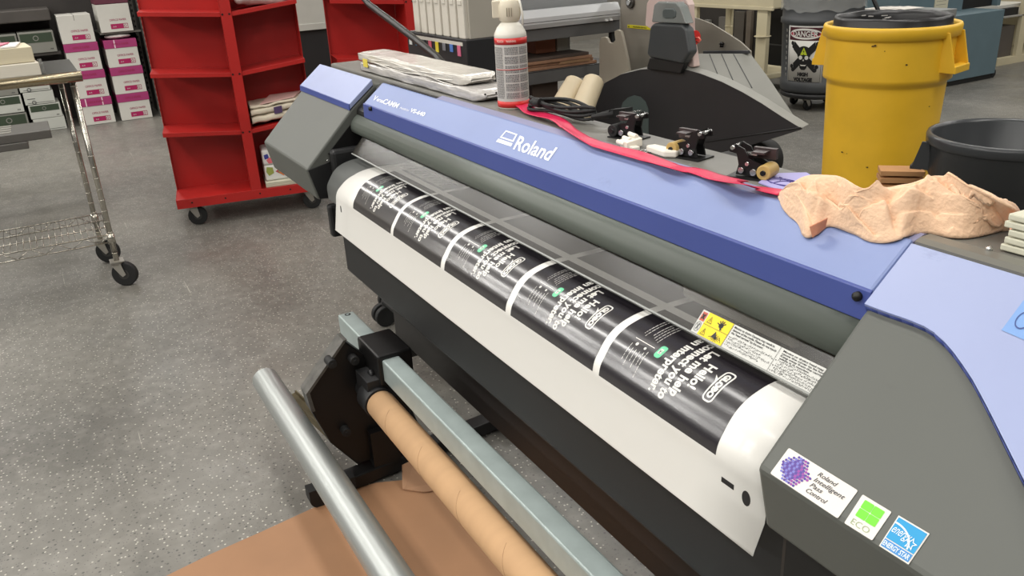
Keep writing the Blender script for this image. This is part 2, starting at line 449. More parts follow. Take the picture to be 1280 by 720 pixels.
for i in range(13):
    for j in range(10):
        x = .08+i*.078+(j % 2)*.039; y = .08+j*.092
        dd = abs((x-.55)*.98)+abs((y-.50)*.80)
        if dd > .52+.05*math.sin(i*2.3+j): continue
        k = 'a' if (i+j) % 2 else ('b' if x > .6 else 'c')
        mbs.setdefault(k, MB()).map2d(disc(x, y, .045, 6), lambda a, b: fn(a, b, .0012+.0001*(j % 2)))
for k, c in (('a', (84,62,150)), ('b', (150,70,160)), ('c', (120,120,196))):
    obj('dot_pattern', mbs[k], mat('sticker_dots_'+k, c, .5), st)
mb = MB().map2d(poly([(.10,.5),(.5,.10),(.93,.46),(.55,.92)]), lambda a, b: fn(a, b, .001)); obj('dot_ground', mb, mat('sticker_violet', (110,84,160), .5), st)
st, fn = sticker('eco_sticker', m_stk, (1055.5,654), (1090.5,676), (1115,640.3), (1078.7,618.3), 1.0, 1.0, .04)
f3 = lambda x, y: fn(x, y, .0013)
mb = MB()
for x0 in (.16, .51):
    for y0 in (.36, .64): mb.map2d(poly(rrect(x0, x0+.335, y0, y0+.265, .03)), f3)
obj('green_square', mb, mat('eco_green', (112,226,48), .5, var=.02), st)
mb = MB(); text(mb, 'ECO', f3, .47, .18, w=.62, cap=.26, bold=-.005); obj('lettering', mb, mat('eco_letters', (150,168,130), .5), st)
st, fn = sticker('energy_sticker', m_stk, (1099,682.5), (1136,706), (1162.5,667.5), (1123.7,644.5), 1.0, 1.0, .01)
f3 = lambda x, y: fn(x, y, .0013); f4 = lambda x, y: fn(x, y, .0019)
mb = MB().map2d(rect(.04,.96,.30,.96), f3); obj('blue_field', mb, mat('energy_blue', (24,150,206), .5, var=.02), st)
mb = MB().map2d(rect(.04,.96,.04,.27), f3); obj('blue_band', mb, mat('energy_blue_band', (64,140,205), .5, var=.02), st)
mb = MB(); arc = [(.10+.66*math.cos(math.radians(a)), .32+.50*math.sin(math.radians(a))) for a in range(0, 97, 6)]
arc2 = [(.10+.61*math.cos(math.radians(a)), .32+.45*math.sin(math.radians(a))) for a in range(0, 97, 6)]
mb.map2d((arc+arc2, [(i, i+1, len(arc)+i+1, len(arc)+i) for i in range(len(arc)-1)]), f4)
text(mb, 'energy', f4, .38, .56, w=.60, cap=.36, shear=.5, bold=.0)
sx, sy = .74, .50
so = [(sx+(.19 if k % 2 == 0 else .085)*math.cos(math.radians(90+36*k)), sy+(.19 if k % 2 == 0 else .085)*math.sin(math.radians(90+36*k))) for k in range(10)]
mb.map2d(ringp(so, [(sx+(x-sx)*.68, sy+(y-sy)*.68) for x, y in so]), f4)
text(mb, 'ENERGY STAR', f4, .5, .155, w=.86, cap=.20, bold=.02)
obj('lettering', mb, mat('energy_white', (225,238,245), .5), st)

# dark frame around the flap, rear deck, rails
mb = MB().prismx([yz(.884,.362), yz(.80,.4285), yz(.80,.50), yz(.90,.50), yz(.90,.362)], -2.377, -2.3035)
obj('cover_frame', mb, m_blk, printer, bev=.008)
mb = MB().box(-2.3035, -1.5, .8845, .905, H-.372, H-.3585); obj('rear_gap', mb, m_blk, printer)
mb = MB().box(-2.866, -.03, .895, 1.0, H-.385, H-.352); obj('top_deck', mb, m_deck, printer, bev=.006)
mb = MB().prismx([yz(.866,.3535), yz(.875,.350), yz(.893,.3495), yz(.896,.353), yz(.905,.353), yz(.905,.37), yz(.866,.37)], -.592, -.03)
obj('rear_rail', mb, mat('rail_grey', (128,127,120), .35, .2, var=.05), printer)
mb = MB().prismx([yz(.865,.355), yz(.886,.349), yz(.895,.352), yz(.895,.362), yz(.866,.362)], -1.95, -.594)
obj('rear_lip', mb, mat('lip_blue', (140,140,170), .45, var=.05), printer)

# inside: platen, guide plate, carriage, black walls
mb = MB().box(-2.37, -.592, .79, .99, H-.60, H-.557); obj('platen', mb, m_dark, printer)
mb = MB().prismx([yz(.853,.535), yz(.862,.52), yz(.99,.50), yz(.99,.54)], -2.2, -.594); obj('guide_plate', mb, mat('guide_metal', (104,98,88), .6, var=.06, scale=3), printer)
mb = MB().box(-2.37, -.592, .985, .999, H-.56, H-.39); obj('rear_wall', mb, m_dark, printer)
mb = MB().box(-.93, -.70, .80, .96, H-.525, H-.45); obj('carriage', mb, mat('carriage_beige', (150,146,136), .5, var=.06), printer, bev=.008)
mb = MB()
for k in range(9):
    x = -2.12+k*.03; mb.tube([(x, .815, H-.5505), (x+.035, .85, H-.5485)], .0012, 5); mb.tube([(x+.03, .815, H-.5505), (x, .85, H-.5485)], .0012, 5)
mb.tube([(-2.14, .815, H-.550), (-1.83, .815, H-.550)], .0012, 5); mb.tube([(-2.14, .85, H-.548), (-1.83, .85, H-.548)], .0012, 5)
obj('media_clamp', mb, mat('clamp_white', (170,168,160), .4, .3), printer)
mb = MB().box(-2.372, -2.335, .70, .985, H-.69, H-.53); obj('inner_wall', mb, m_dark, printer, bev=.01)

# curved apron the vinyl runs over: (Y, depth below the camera)
PR = [(.655,.80),(.6585,.74),(.66,.69),(.6605,.65),(.66,.63),(.6635,.614),(.671,.6015),(.683,.584),(.697,.5710),(.715,.5615),(.738,.5553),(.758,.5528),(.79,.552),(.83,.552),(.88,.552),(.96,.552)]
def _cr(p0, p1, p2, p3, t): return .5*((2*p1)+(-p0+p2)*t+(2*p0-5*p1+4*p2-p3)*t*t+(-p0+3*p1-3*p2+p3)*t**3)
PS = []
for i in range(1, len(PR)-2):
    for k in range(8):
        t = k/8; PS.append(tuple(_cr(PR[i-1][c], PR[i][c], PR[i+1][c], PR[i+2][c], t) for c in (0, 1)))
PS.append(PR[-2])
PU = [0.0]
for a, b in zip(PS, PS[1:]): PU.append(PU[-1]+math.hypot(b[0]-a[0], b[1]-a[1]))
i0 = min(range(len(PS)), key=lambda i: math.hypot(PS[i][0]-.66, PS[i][1]-.63))
PU = [u-PU[i0] for u in PU]
def S(x, u, o=0.0):
    u = min(max(u, PU[0]+1e-5), PU[-1]-1e-5)
    lo = 0; hi = len(PU)-1
    while hi-lo > 1:
        md = (lo+hi)//2
        if PU[md] <= u: lo = md
        else: hi = md
    t = (u-PU[lo])/(PU[hi]-PU[lo]); a, b = PS[lo], PS[hi]
    a0, b0 = PS[max(lo-1, 0)], PS[min(hi+1, len(PS)-1)]
    dy, dz = (b[0]-a[0]), -(b[1]-a[1])
    e0 = Vector((0, b[0]-a0[0], -(b[1]-a0[1]))).normalized(); e1 = Vector((0, b0[0]-a[0], -(b0[1]-a[1]))).normalized()
    e = (e0*(1-t)+e1*t).normalized()
    return Vector((x, a[0]+(b[0]-a[0])*t-e.z*o, H-(a[1]+(b[1]-a[1])*t)+e.y*o))
ap = [(v.y, v.z) for v in (S(0, u, -.004) for u in lin(-.03, .15, 36))]
obj('apron', MB().prismx(ap+[(ap[-1][0], ap[-1][1]-.02), (.80, H-.62), (.70, H-.665)], -2.31, -.594, smooth=True), m_apron, printer)
mb = MB().box(-2.345, -.10, .70, .985, H-.90, H-.60); obj('underbody', mb, m_dark, printer, bev=.01)
mb = MB().box(-2.375, -2.345, .672, .80, H-.79, H-.69); obj('side_bracket', mb, m_dark, printer, bev=.008)

mb = MB().box(-.585, -.06, .672, .985, H-1.20, H-.672); obj('service_box', mb, m_blk, printer, bev=.01)
# stand
mb = MB().box(-2.256, -.15, .80, .806, H-1.112, H-.90); obj('stand_panel', mb, mat('stand_black', (24,22,22), .45, var=.1), printer, bev=.002)
for x in (-2.50, -.40):
    mb = MB().box(x-.04, x+.04, .90, .98, .09, H-.90); obj('stand_leg', mb, m_blk, printer, bev=.004)
    mb = MB().box(x-.035, x+.035, .62, 1.25, .085, .125)
    ft = obj('stand_foot', mb, m_blk, printer, bev=.004)
def twin_caster(par, x, y):
    mb = MB()
    for s in (-1, 1): mb.cyl((x+s*.012-.008, y, .035), (x+s*.012+.010, y, .035), .035, seg=20)
    mb.box(x-.008, x+.008, y-.01, y+.01, .05, .09)
    obj('caster', mb, m_rubber, par, bev=.003)
for x in (-2.50, -.40):
    for y in (.65, 1.2): twin_caster(printer, x, y)
mb = MB().box(-2.80, -2.50, 1.06, 1.10, .085, .12); obj('stand_brace', mb, m_blk, printer)
for px, py in ((481, 405), (488, 386)):
    q = P(px, py, Z=0); mb = MB()
    for s in (-1, 1): mb.cyl((q.x+s*.020-.012, q.y, .042), (q.x+s*.020+.012, q.y, .042), .042, seg=24)
    mb.cyl((q.x, q.y+.01, .05), (q.x, q.y+.01, .10), .012); mb.box(q.x-.01, q.x+.15, q.y, q.y+.03, .088, .104)
    obj('caster', mb, m_rubber, printer, bev=.004)

# ------------------------------------------------------------------ printed vinyl
m_vin = mat('white_vinyl', (238,236,230), .35, var=.015, scale=2, coat=.15)
vinyl = empty('printed_vinyl_sheet', (-1.4, .66, H-.78), 'white vinyl sheet with five black printed posters hanging over the front of the printer', 'vinyl sheet')
def xl(u):
    ks = [(-.16,-2.285),(-.042,-2.236),(.03,-2.205),(.08,-2.17),(.18,-2.15),(.34,-2.14)]
    for (a, b), (c, d) in zip(ks, ks[1:]):
        if u <= c: return b+(d-b)*max(0, (u-a))/(c-a)
    return ks[-1][1]
def xr(u):
    ks = [(-.16,-.600),(-.137,-.618),(-.10,-.612),(-.05,-.600),(.0,-.598),(.34,-.598)]
    for (a, b), (c, d) in zip(ks, ks[1:]):
        if u <= c: return b+(d-b)*max(0, (u-a))/(c-a)
    return ks[-1][1]
us = lin(-.141, .33, 90)
mb = MB().grid(lambda t, u: S(xl(u)*(1-t)+xr(u)*t, u), lin(0, 1, 14), us)
obj('sheet', mb, m_vin, vinyl, solid=-.0004)
mb = MB()
mb.map2d(rect(-2.192, -2.184, -.038, -.020), lambda x, u: S(x, u, .0007)); obj('cut_mark', mb, m_inkd, vinyl); mb = MB()
q1 = (-.668, -.031); mb.map2d(poly([(-.678,-.034),(-.655,-.034),(-.655,-.026),(-.678,-.026)]), lambda x, u: S(x, u, .0007)); obj('cut_mark', mb, m_inkd, vinyl); mb = MB()
mb.map2d(disc(-.633, -.033, .0075, 20, ry=.011), lambda x, u: S(x, u, .0007))
obj('cut_mark', mb, m_inkd, vinyl)
m_post = mat('poster_black', (30,26,32), .32, var=.06, bump=.05, bscale=300, spec=.6, coat=1.0)
m_post.node_tree.nodes['Principled BSDF'].inputs['Coat Roughness'].default_value = .17
m_ptxt = mat('poster_white', (226,224,218), .3, var=.01)
m_pgrn = mat('poster_green', (108,205,158), .3, var=.03)
TX = [(-2.077,-1.8135), (-1.7975,-1.5325), (-1.5145,-1.251), (-1.232,-.970), (-.953,-.690)]
XT = [-2.0785, -1.797, -1.5145, -1.2325, -.9525]
mL = MB(); mT = MB(); mD = MB(); mG = MB()
def poster(x0, x1):
    sub = lambda u0, u1, o: MB().grid(lambda t, u: S(x0+(x1-x0)*t, u, o), lin(0, 1, 4), lin(u0, u1, 40))
    pst = obj('printed_poster', sub(.0, .1655, .0006), m_post, vinyl); WL[pst] = WL[vinyl]
    obj('next_row_print', sub(.1835, .32, .0006), m_post, vinyl)
    L = .263; k = (x1-x0)/L
    fx = lambda a, b: S(x0+b*k, .0825-a, .0010)          # a: reading direction from the poster's middle, b: up the poster
    mb = MB()
    for t, b, w in (('Hello!', .172, .046), ('Let me help', .1515, .092), ('connect you to', .1335, .117), ('an interpreter.', .1125, .113)):
        text(mb, t, fx, 0, 0, base=b, w=w, cap=.0225, bold=.035)
    obj('poster_heading', mb, m_ptxt, pst); mb = MB()
    mb.map2d(dring(0, .213, .056, .0195, .007, .0026, .004), fx); mb.map2d(poly([(-.008,.204),(-.013,.196),(-.001,.204)]), fx)
    text(mb, 'GLOBO', fx, 0, .213, w=.044, cap=.0125, bold=.07)
    obj('poster_logo', mb, m_ptxt, pst); mb = MB()
    mb.map2d(line2(0, .033, 0, .078, .0012), fx)
    random.seed(3)
    for i, (b, n0, n1) in enumerate(((.0375,-.060,-.014), (.0435,-.058,-.010), (.054,-.060,-.018), (.060,-.052,-.014), (.066,-.064,-.012), (.072,-.062,-.010))):
        a = n0
        while a < n1:
            w_ = random.uniform(.003, .008); mb.map2d(line2(a, b, min(a+w_, n1), b, .0011, 2), fx); a += w_+.0015
    for i, (b, n0, n1) in enumerate(((.036,.010,.040), (.044,.016,.046), (.052,.016,.036), (.060,.016,.044), (.068,.014,.036), (.074,.010,.054))):
        a = n0
        while a < n1:
            w_ = random.uniform(.003, .007); mb.map2d(line2(a, b, min(a+w_, n1), b, .0011, 2), fx); a += w_+.0014
    mb.map2d(disc(.008, .045, .003, 12), fx); mb.map2d(disc(.008, .064, .0025, 12), fx)
    obj('small_print', mb, m_ptxt, pst)
    mb = MB().map2d(ringp(rrect(-.0115, .0115, .085, .0985, .005), rrect(-.0095, .0095, .087, .0965, .0035)), fx)
    mb.map2d(poly(rrect(-.0095, .0095, .087, .0965, .0035)), fx)
    obj('green_badge', mb, m_pgrn, pst)
    mb = MB(); text(mb, 'ES', lambda a, b: S(x0+b*k, .0825-a, .0014), 0, .0917, w=.010, cap=.009, bold=.03); obj('badge_lettering', mb, m_ptxt, pst)
for x0, x1 in TX: poster(x0, x1)

# ================================================================== TAKE-UP UNIT
m_galv = mat('zinc_bar', (166,178,176), .35, .3, var=.08, scale=20)
m_alu = mat('brushed_aluminium', (176,180,178), .42, .8, var=.05, scale=3, stretch=(1,14,14))
take = empty('take_up_unit', (-1.9, .6, 0), 'black take-up unit with a square zinc bar and silver roller in front of the printer', 'take-up unit')
bX0 = P(422,393.5,Y=.62).x
mb = MB().prismx([yz(.62,.984), yz(.62,1.047), yz(.668,1.047), yz(.668,.984)], bX0, -.2)
obj('square_bar', mb, m_galv, take, bev=.004)
q = P(431, 394, Z=H-.984); mb = MB(); mb.lathe([(.007,0),(.009,.0006),(.005,.0008)], (q.x, .645, H-.984), 16); obj('bar_hole', mb, m_blk, take)
# black bracket the bar passes through
x0 = -2.03; x1 = -1.875
mb = MB().box(x0, x1, .608, .705, H-1.06, H-.972); mb.box(x0+.02, x1-.02, .60, .69, H-1.18, H-1.055)
obj('bar_bracket', mb, m_blk, take, bev=.006)
mb = MB().cyl((x1-.05, .606, H-1.04), (x1-.05, .596, H-1.04), .012, seg=16); obj('bracket_knob', mb, m_dark, take)
# octagonal drive plate
kx = -2.03
def oc(px, py): v = P(px, py, X=kx); return (kx, v.y, v.z)
pts = [oc(421.7,417), oc(376,483), oc(383,505), oc(407,545), oc(441,572)]
pb = pts[-1]
pts += [(kx, pb[1]+.18, pb[2]+.01), oc(520,530), oc(492,470), oc(449,437)]
mb = MB().prism(pts, (.045, 0, 0)); plate = obj('drive_housing', mb, m_blk, take, bev=.004)
mb = MB()
for a, b in ((0, 1), (1, 2)):
    A = Vector(pts[a]); B_ = Vector(pts[b]); mb.obox((A+B_)/2+Vector((.026, .004, 0)), (.026,0,0), (B_-A)*.5, Vector((0,.005,0)))
obj('housing_flange', mb, mat('worn_edge', (86,84,80), .5, .3, var=.3, scale=40), take)
for px, py in ((412,451), (430,536), (440,447)):
    q = P(px, py, X=kx+.045); mb = MB().cyl(q-Vector((.012,0,0)), q+Vector((.026,0,0)), .0125, seg=16); mb.cyl(q+Vector((.026,0,0)), q+Vector((.028,0,0)), .005, seg=10)
    obj('spacer', mb, m_rubber, take, bev=.002)
# flange and mandrel holding the core
mb = MB().cyl((-1.935, .60, H-1.104), (-1.872, .60, H-1.104), .043, seg=28); mb.cyl((-1.985, .60, H-1.104), (-1.925, .60, H-1.104), .030, seg=28); mb.box(-1.975, -1.885, .575, .66, H-1.104, H-1.04)
obj('core_flange', mb, m_dark, take, bev=.002)
# foot beam on the floor
A = P(420, 612, Z=.03); B_ = P(632, 524, Z=.03); d = (B_-A).normalized(); n = Vector((-d.y, d.x, 0))
mb = MB().obox((A+B_)/2+n*.02, (B_-A)/2, n*.028, (0,0,.02)); obj('foot_beam', mb, m_blk, take, bev=.004)
mb = MB(); q = P(390, 622, Z=.03); mb.cyl((q.x-.015, q.y+.02, .03), (q.x+.015, q.y+.02, .03), .03, seg=20); mb.box(q.x-.02, q.x+.02, q.y-.01, q.y+.12, .03, .062)
obj('foot_caster', mb, m_rubber, take); mb = MB().cyl((B_.x-.01, B_.y, .03), (B_.x+.02, B_.y, .03), .03, seg=20)
obj('foot_caster', mb, m_rubber, take)
mb = MB().box(-2.0, -1.96, A.y+.12, A.y+.2, .04, .16); obj('foot_post', mb, m_blk, take)
# swing arm and the silver roller
px = P(331, 470, Y=.40); xe = px.x
mb = MB(); rY, rZ, rr = .40, H-1.17, .0385
mb.cyl((xe, rY, rZ), (-.2, rY, rZ), rr, seg=64, caps=False); mb.lathe([(rr,0),(rr-.003,-.002),(rr-.006,0)], (xe, rY, rZ), 64, axis=(1,0,0)); mb.cyl((xe+.02, rY, rZ), (xe+.022, rY, rZ), rr-.003, seg=40)
obj('tension_roller', mb, m_alu, take, label='silver aluminium roller')
a0 = P(370,499,X=-2.32); a1 = P(430,556,X=-2.13); dr = (a1-a0); e1 = Vector((0,0,1)).cross(dr).normalized(); e2 = dr.cross(e1).normalized()
a0 = a0-dr*.10; L2 = (a1-a0)
mb = MB().obox((a0+a1)/2, L2/2, e1*.014, e2*.003); mb.obox((a0+a1)/2+e1*.014, L2/2, e1*.002, e2*.012); mb.obox((a0+a1)/2-e1*.014, L2/2, e1*.002, e2*.012); mb.obox(a0+L2*.78, L2*.03, e1*.015, e2*.015)
obj('swing_arm', mb, mat('worn_olive_steel', (112,102,80), .42, .5, var=.2, scale=30), take)
q = a0+L2*.80; mb = MB().obox(q+e2*(-.004 if e2.z < 0 else .004), L2*.045, e1*.006, e2*.004); obj('arm_slot', mb, m_blk, take)

# cardboard core
m_card = mat('core_cardboard', (190,152,112), .75, var=.05, scale=5, stretch=(6,1,1), bump=.03, bscale=200)
core = empty('cardboard_core', (-1.1, .60, H-1.143), 'brown cardboard core tube mounted below the zinc bar', 'cardboard tube')
cx0 = -1.868; rc = .0385
mb = MB().lathe([(rc, 0), (rc, 1.85), (rc-.006, 1.85), (rc-.006, .0)], (cx0, .60, H-1.104), 56, axis=(1,0,0), closed=True)
obj('tube', mb, m_card, core)
mb = MB()                                # spiral seam of the paper wrap
for k in range(9):
    pts = []
    for i in range(40):
        a = 2*PI*i/40*.5+PI*.1; xx = cx0+.10+k*.20+i*.0022
        pts.append((xx, .60-math.sin(a)*(rc+.0001), H-1.104+math.cos(a)*(rc+.0001)))
    mb.tube(pts, .0004, 4)
obj('seam', mb, mat('seam_brown', (150,114,80), .8), core)

# ================================================================== THINGS LYING ON THE PRINTER
DK = H-.352                                 # height of the top deck
# duster can
m_canw = mat('can_white', (226,222,210), .35, var=.02)
cq = P(640, 134, Z=DK); cq = Vector((cq.x, cq.y+.005, DK))
can = empty('duster_can', cq, 'white and red air duster spray can standing on the printer', 'spray can')
Rc = .0325
def can_scale():                           # radius from the width seen in the picture
    return Rc
Rc = 19.8*(cq-Vector((0,0,H))).dot(Vector((AX.z,AY.z,AZ.z)))/F_PX
hc = P(637, 44, Y=cq.y).z-DK
mb = MB().lathe([(0,0),(Rc*.94,0),(Rc,.003),(Rc,.009),(Rc*.985,.012),(Rc*.985,hc*.985),(Rc*1.0,hc),(Rc*.97,hc+.006),(Rc*.80,hc+.018),(Rc*.55,hc+.028),(Rc*.47,hc+.029),(Rc*.47,hc+.033),(0,hc+.033)], cq, 40)
cb = obj('body', mb, m_canw, can); WL[cb] = WL[can]
mb = MB().lathe([(Rc*.992,.013),(Rc*.995,.014),(Rc*.995,hc-.001),(Rc*.992,hc)], cq, 40)
obj('label_wrap', mb, mat('can_label', (196,192,186), .45, var=.02), cb)
m_red = mat('can_red', (206,44,40), .4, var=.03)
mb = MB().lathe([(Rc*.993,hc-.017),(Rc*1.0,hc-.017),(Rc*1.0,hc-.003),(Rc*.993,hc-.003)], cq, 40); obj('red_band', mb, m_red, cb)
mb = MB().lathe([(Rc*1.0,.004),(Rc*1.008,.004),(Rc*1.008,.018),(Rc*1.0,.018)], cq, 40); obj('base_band', mb, m_red, cb)
def oncan(a, z, o=.0006): return cq+Vector((math.cos(a)*(Rc+o), math.sin(a)*(Rc+o), z))
va = math.atan2(-cq.y, -cq.x)               # the side that faces the room
mb = MB()
zt = hc-.024; nline = int((zt-.022)/.0033)
for i in range(nline):
    z = zt-i*.0033
    if abs(i-nline*.42) < .6: continue
    for a0, a1 in ((-1.25,-.55), (-.42,.42), (.5,1.2)):
        if a0 > -.5 and i % 6 == 5: continue
        a = a0
        while a < a1-.02:
            w_ = random.uniform(.05, .16); e = min(a+w_, a1)
            mb.add([oncan(va+a, z), oncan(va+e, z), oncan(va+e, z+.0016), oncan(va+a, z+.0016)], [(0,1,2,3)]); a = e+.03
obj('fine_print', mb, mat('fine_print', (110,108,110), .5), cb)
mb = MB(); z = zt-nline*.42*.0033
mb.grid(lambda a, zz: oncan(va+a, zz), lin(-1.3, 1.3, 16), [z, z+.0013]); obj('red_line', mb, m_red, cb)
mb = MB()
text(mb, 'WARNING:', lambda x, y: oncan(va+x/Rc, y, .001), 0, 0, left=-.010, base=hc-.0115, w=.022, cap=.0065, bold=.02)
text(mb, 'PRECAUCION', lambda x, y: oncan(va+x/Rc, y, .001), 0, 0, left=-.034, base=hc-.0115, w=.018, cap=.0065, bold=.02)
obj('band_lettering', mb, mat('band_letter', (240,200,190), .5), cb)
zc = hc+.033; top = P(632, -10, Y=cq.y).z-DK
mb = MB().lathe([(Rc*.5,zc-.004),(Rc*.62,zc),(Rc*.70,zc+.010),(Rc*.72,zc+.030),(Rc*.60,zc+.042),(0,zc+.044)], cq, 28)
f = Vector((math.cos(va), math.sin(va), 0)); sd = Vector((-f.y, f.x, 0))
mb.obox(cq+Vector((0,0,zc+.024))-sd*Rc*.72, sd*Rc*.30, f*Rc*.35, (0,0,.018))
nz_ = obj('trigger_cap', mb, mat('cap_cream', (222,212,190), .45, var=.03), can, bev=.002); WL[nz_] = WL[can]
mb = MB()
for k in (-1, 0, 1): mb.obox(cq+f*Rc*.72+sd*(k*.0050)+Vector((0,0,zc+.018)), sd*.0009, f*.0012, (0,0,.009))
obj('grip_slot', mb, mat('slot_brown', (150,140,120), .6), nz_)
mb = MB().tube([cq+sd*Rc*.62+f*Rc*.3+Vector((0,0,zc+.044)), cq+sd*Rc*.80+f*Rc*.3+Vector((0,0,zc+.01)), cq+sd*Rc*.78+f*Rc*.4+Vector((0,0,zc-.012))], .0026, 8)
obj('trigger_lever', mb, m_canw, can)

# two wrapped parcels
m_wrap = mat('clear_wrap', (208,203,194), .24, var=.06, scale=14, stretch=(1,5,5), bump=.3, bscale=26, coat=.5)
m_wrap2 = mat('clear_wrap_under', (188,184,180), .25, var=.08, scale=18, stretch=(1,5,5), bump=.3, bscale=22, coat=.5)
def parcel(name, label, c00, c10, w, z0, z1, m, seed):
    """crumpled long packet from c00 to c10 along its front edge"""
    c00 = Vector(c00); c10 = Vector(c10); L = (c10-c00); d = L.normalized(); n = Vector((-d.y, d.x, 0)); L = L.length
    def f(t, a):
        x = L*t; ang = 2*PI*a
        cy, cz = math.cos(ang), math.sin(ang)
        e = .22; yy = w/2*(abs(cy)**e)*(1 if cy >= 0 else -1); zz = (z1-z0)/2*(abs(cz)**e)*(1 if cz >= 0 else -1)
        tp = min(1, (min(t, 1-t)/.035)**.5) if min(t, 1-t) < .035 else 1
        yy *= .55+.45*tp; zz *= .25+.75*tp
        k = noise.noise(Vector((x*9+seed, ang*1.6, seed)))*.0026+noise.noise(Vector((x*30, ang*5+seed, 3)))*.0009
        p = c00+d*x+n*(w/2+yy)+Vector((0,0,(z0+z1)/2+zz))
        p += (n*cy+Vector((0,0,cz)))*k
        p.z = max(p.z, z0+.0005); return p-Vector((0,0,0))
    mb = MB().grid(f, lin(0, 1, 110), lin(0, 1, 49)[:-1]+[1.0], flip=True)
    n_ = 49; mb.f.append(list(range(n_-1))); mb.sm.append(True); mb.f.append([109*n_+i for i in range(n_-1)][::-1]); mb.sm.append(True)
    return mb, d, n, L
A = P(468, 94, Z=DK); A = Vector((A.x, max(A.y, .9), 0)); B_ = P(583, 131, Z=DK); B_.z = 0
A = Vector((-2.62, .905, 0)); B_ = Vector((B_.x+.01, .905, 0))
hp = P(575, 97, Y=.91).z-DK
print('parcel', A, B_, hp)
mb, d, n, L = parcel('a', '', A+Vector((0,0,0)), B_, .115, DK+.0015, DK+.0015+hp*.5, m_wrap2, 3.0)
pk = empty('wrapped_parcel', A+Vector((0,0,DK)), 'lower of two long white parcels in clear plastic on the printer', 'parcel', 'plastic wrapped parcels')
obj('wrapping', mb, m_wrap2, pk)
mb = MB()
for k in range(3): mb.cyl(B_+n*(.02+.03*k)+Vector((.001,0,DK+.02)), B_+n*(.02+.03*k)+Vector((.0035,0,DK+.02)), .0022, seg=10)
obj('vent_hole', mb, m_dark, pk)
mb = MB().obox(A+d*.09+Vector((0,-.0045,DK+.03)), d*.018, Vector((0,.001,0)), Vector((0,0,.012))); obj('yellow_tab', mb, mat('tab_yellow', (226,206,84), .5), pk)
mb, d, n, L = parcel('b', '', A+d*-.03+n*.008+Vector((0,0,0)), B_+Vector((-.09,.008,0)), .105, DK+.0035+hp*.5, DK+.003+hp, m_wrap, 9.0)
pk = empty('wrapped_parcel', A+Vector((0,0,DK+hp*.5)), 'upper of two long white parcels in clear plastic on the printer', 'parcel', 'plastic wrapped parcels')
obj('wrapping', mb, m_wrap, pk)
mb = MB()
for k in range(3): mb.tube([A+d*(.05+.02*k)+n*.010+Vector((0,0,DK+hp*(.62+.11*k)))]+[A+d*(.05+L*.82*t)+Vector((0,.007+.003*math.sin(t*19+k),DK+hp*(.60+.13*k)+.003*math.sin(t*11+2*k))) for t in lin(.05, 1, 14)], .0016, 5)
obj('folded_seam', mb, mat('seam_white', (226,222,214), .25, var=.03), pk)

# magenta strip
mb = MB()
path = [(646,128,.004),(655,133,.010),(664,140,.006),(676,143,.010),(690,146,.012),(702,153,.010),(716,166,.004),(735,175,.006),(760,184,.004),(790,192,.005),(815,201,.003),(840,209,.006),(870,215,.003),(900,222,.008),(925,228,.018),(945,236,.006),(976,243,.002)]
rows = []
for i, (x, y, h) in enumerate(path):
    c = P(x, y, Z=DK+h); rows.append(c)
def rib(t, s):
    n_ = len(rows)-1; k = min(int(t*n_), n_-1); f = t*n_-k
    g = lambda i: rows[min(max(i, 0), n_)]
    p = .5*((2*g(k))+(-g(k-1)+g(k+1))*f+(2*g(k-1)-5*g(k)+4*g(k+1)-g(k+2))*f*f+(-g(k-1)+3*g(k)-3*g(k+1)+g(k+2))*f**3)
    dd = (g(k+1)-g(k)).normalized(); nn = Vector((-dd.y, dd.x, 0)).normalized(); wd = .030 if t > .03 else .020
    tw = .25*math.sin(t*13)
    q = p+nn*(s*wd)+Vector((0,0,max(0, s*wd*tw)+.004*(.5-s)*(1 if t > .35 else .2)*math.sin(t*21)))
    q.z = max(q.z, (DK if q.y > .852 else DK-.80*(.852-q.y))+.0055); return q
mb.grid(rib, lin(0, 1, 110), lin(-.5, .5, 7))
obj('magenta_strip', mb, mat('magenta_plastic', (206,30,78), .42, var=.04), None, solid=.0012, label='bright magenta plastic strip trailing along the top of the printer', cat='plastic strip')

# power cord
cord = empty('power_cord', P(700,138,Z=DK), 'coiled black power cord with plugs behind the magenta strip', 'cord')
mb = MB()
c = P(694, 143, Z=DK+.01); c.y += .015
d1 = Vector((1,.12,0)).normalized(); n1 = Vector((-.12,1,0)).normalized()
for k in range(4):
    pts = []
    for i in range(41):
        a = 2*PI*i/40
        pts.append(c+d1*((.105+.006*k)*math.cos(a))*(1-.05*k)+n1*((.028-.003*k)*math.sin(a)*(1+.3*math.cos(a*2+k)))+Vector((0,0,.004+.006*k+.003*math.sin(3*a+k))))
    mb.tube(pts, .0036, 7)
obj('cable', mb, m_rubber, cord)
mb = MB()
a = P(741, 146, Z=DK+.022); b = P(766, 142, Z=DK+.026); e = P(786, 140, Z=DK+.026)
mb.tube([c+d1*.10, a, (a+b)/2, b], .0045, 8, rs=[.0036,.0045,.007,.009]); mb.obox((b+e)/2, (e-b)/2, n1*.011, (0,0,.009))
obj('plug', mb, m_rubber, cord, bev=.002)
mb = MB(); t = (e-b).normalized()
for s in (-.5, .5): mb.obox(e+t*.010+n1*s*.009, t*.012, n1*.0028, (0,0,.0009))
obj('plug_prong', mb, m_steel, cord)
mb = MB(); a = P(676, 129, Z=DK+.03); mb.tube([c-d1*.02+Vector((0,.02,0)), P(690,133,Z=DK+.03), a], .0036, 7); mb.cyl(a, a-d1*.018, .010, seg=12); mb.cyl(a-d1*.018, a-d1*.030, .007, seg=12)
obj('socket', mb, m_rubber, cord)

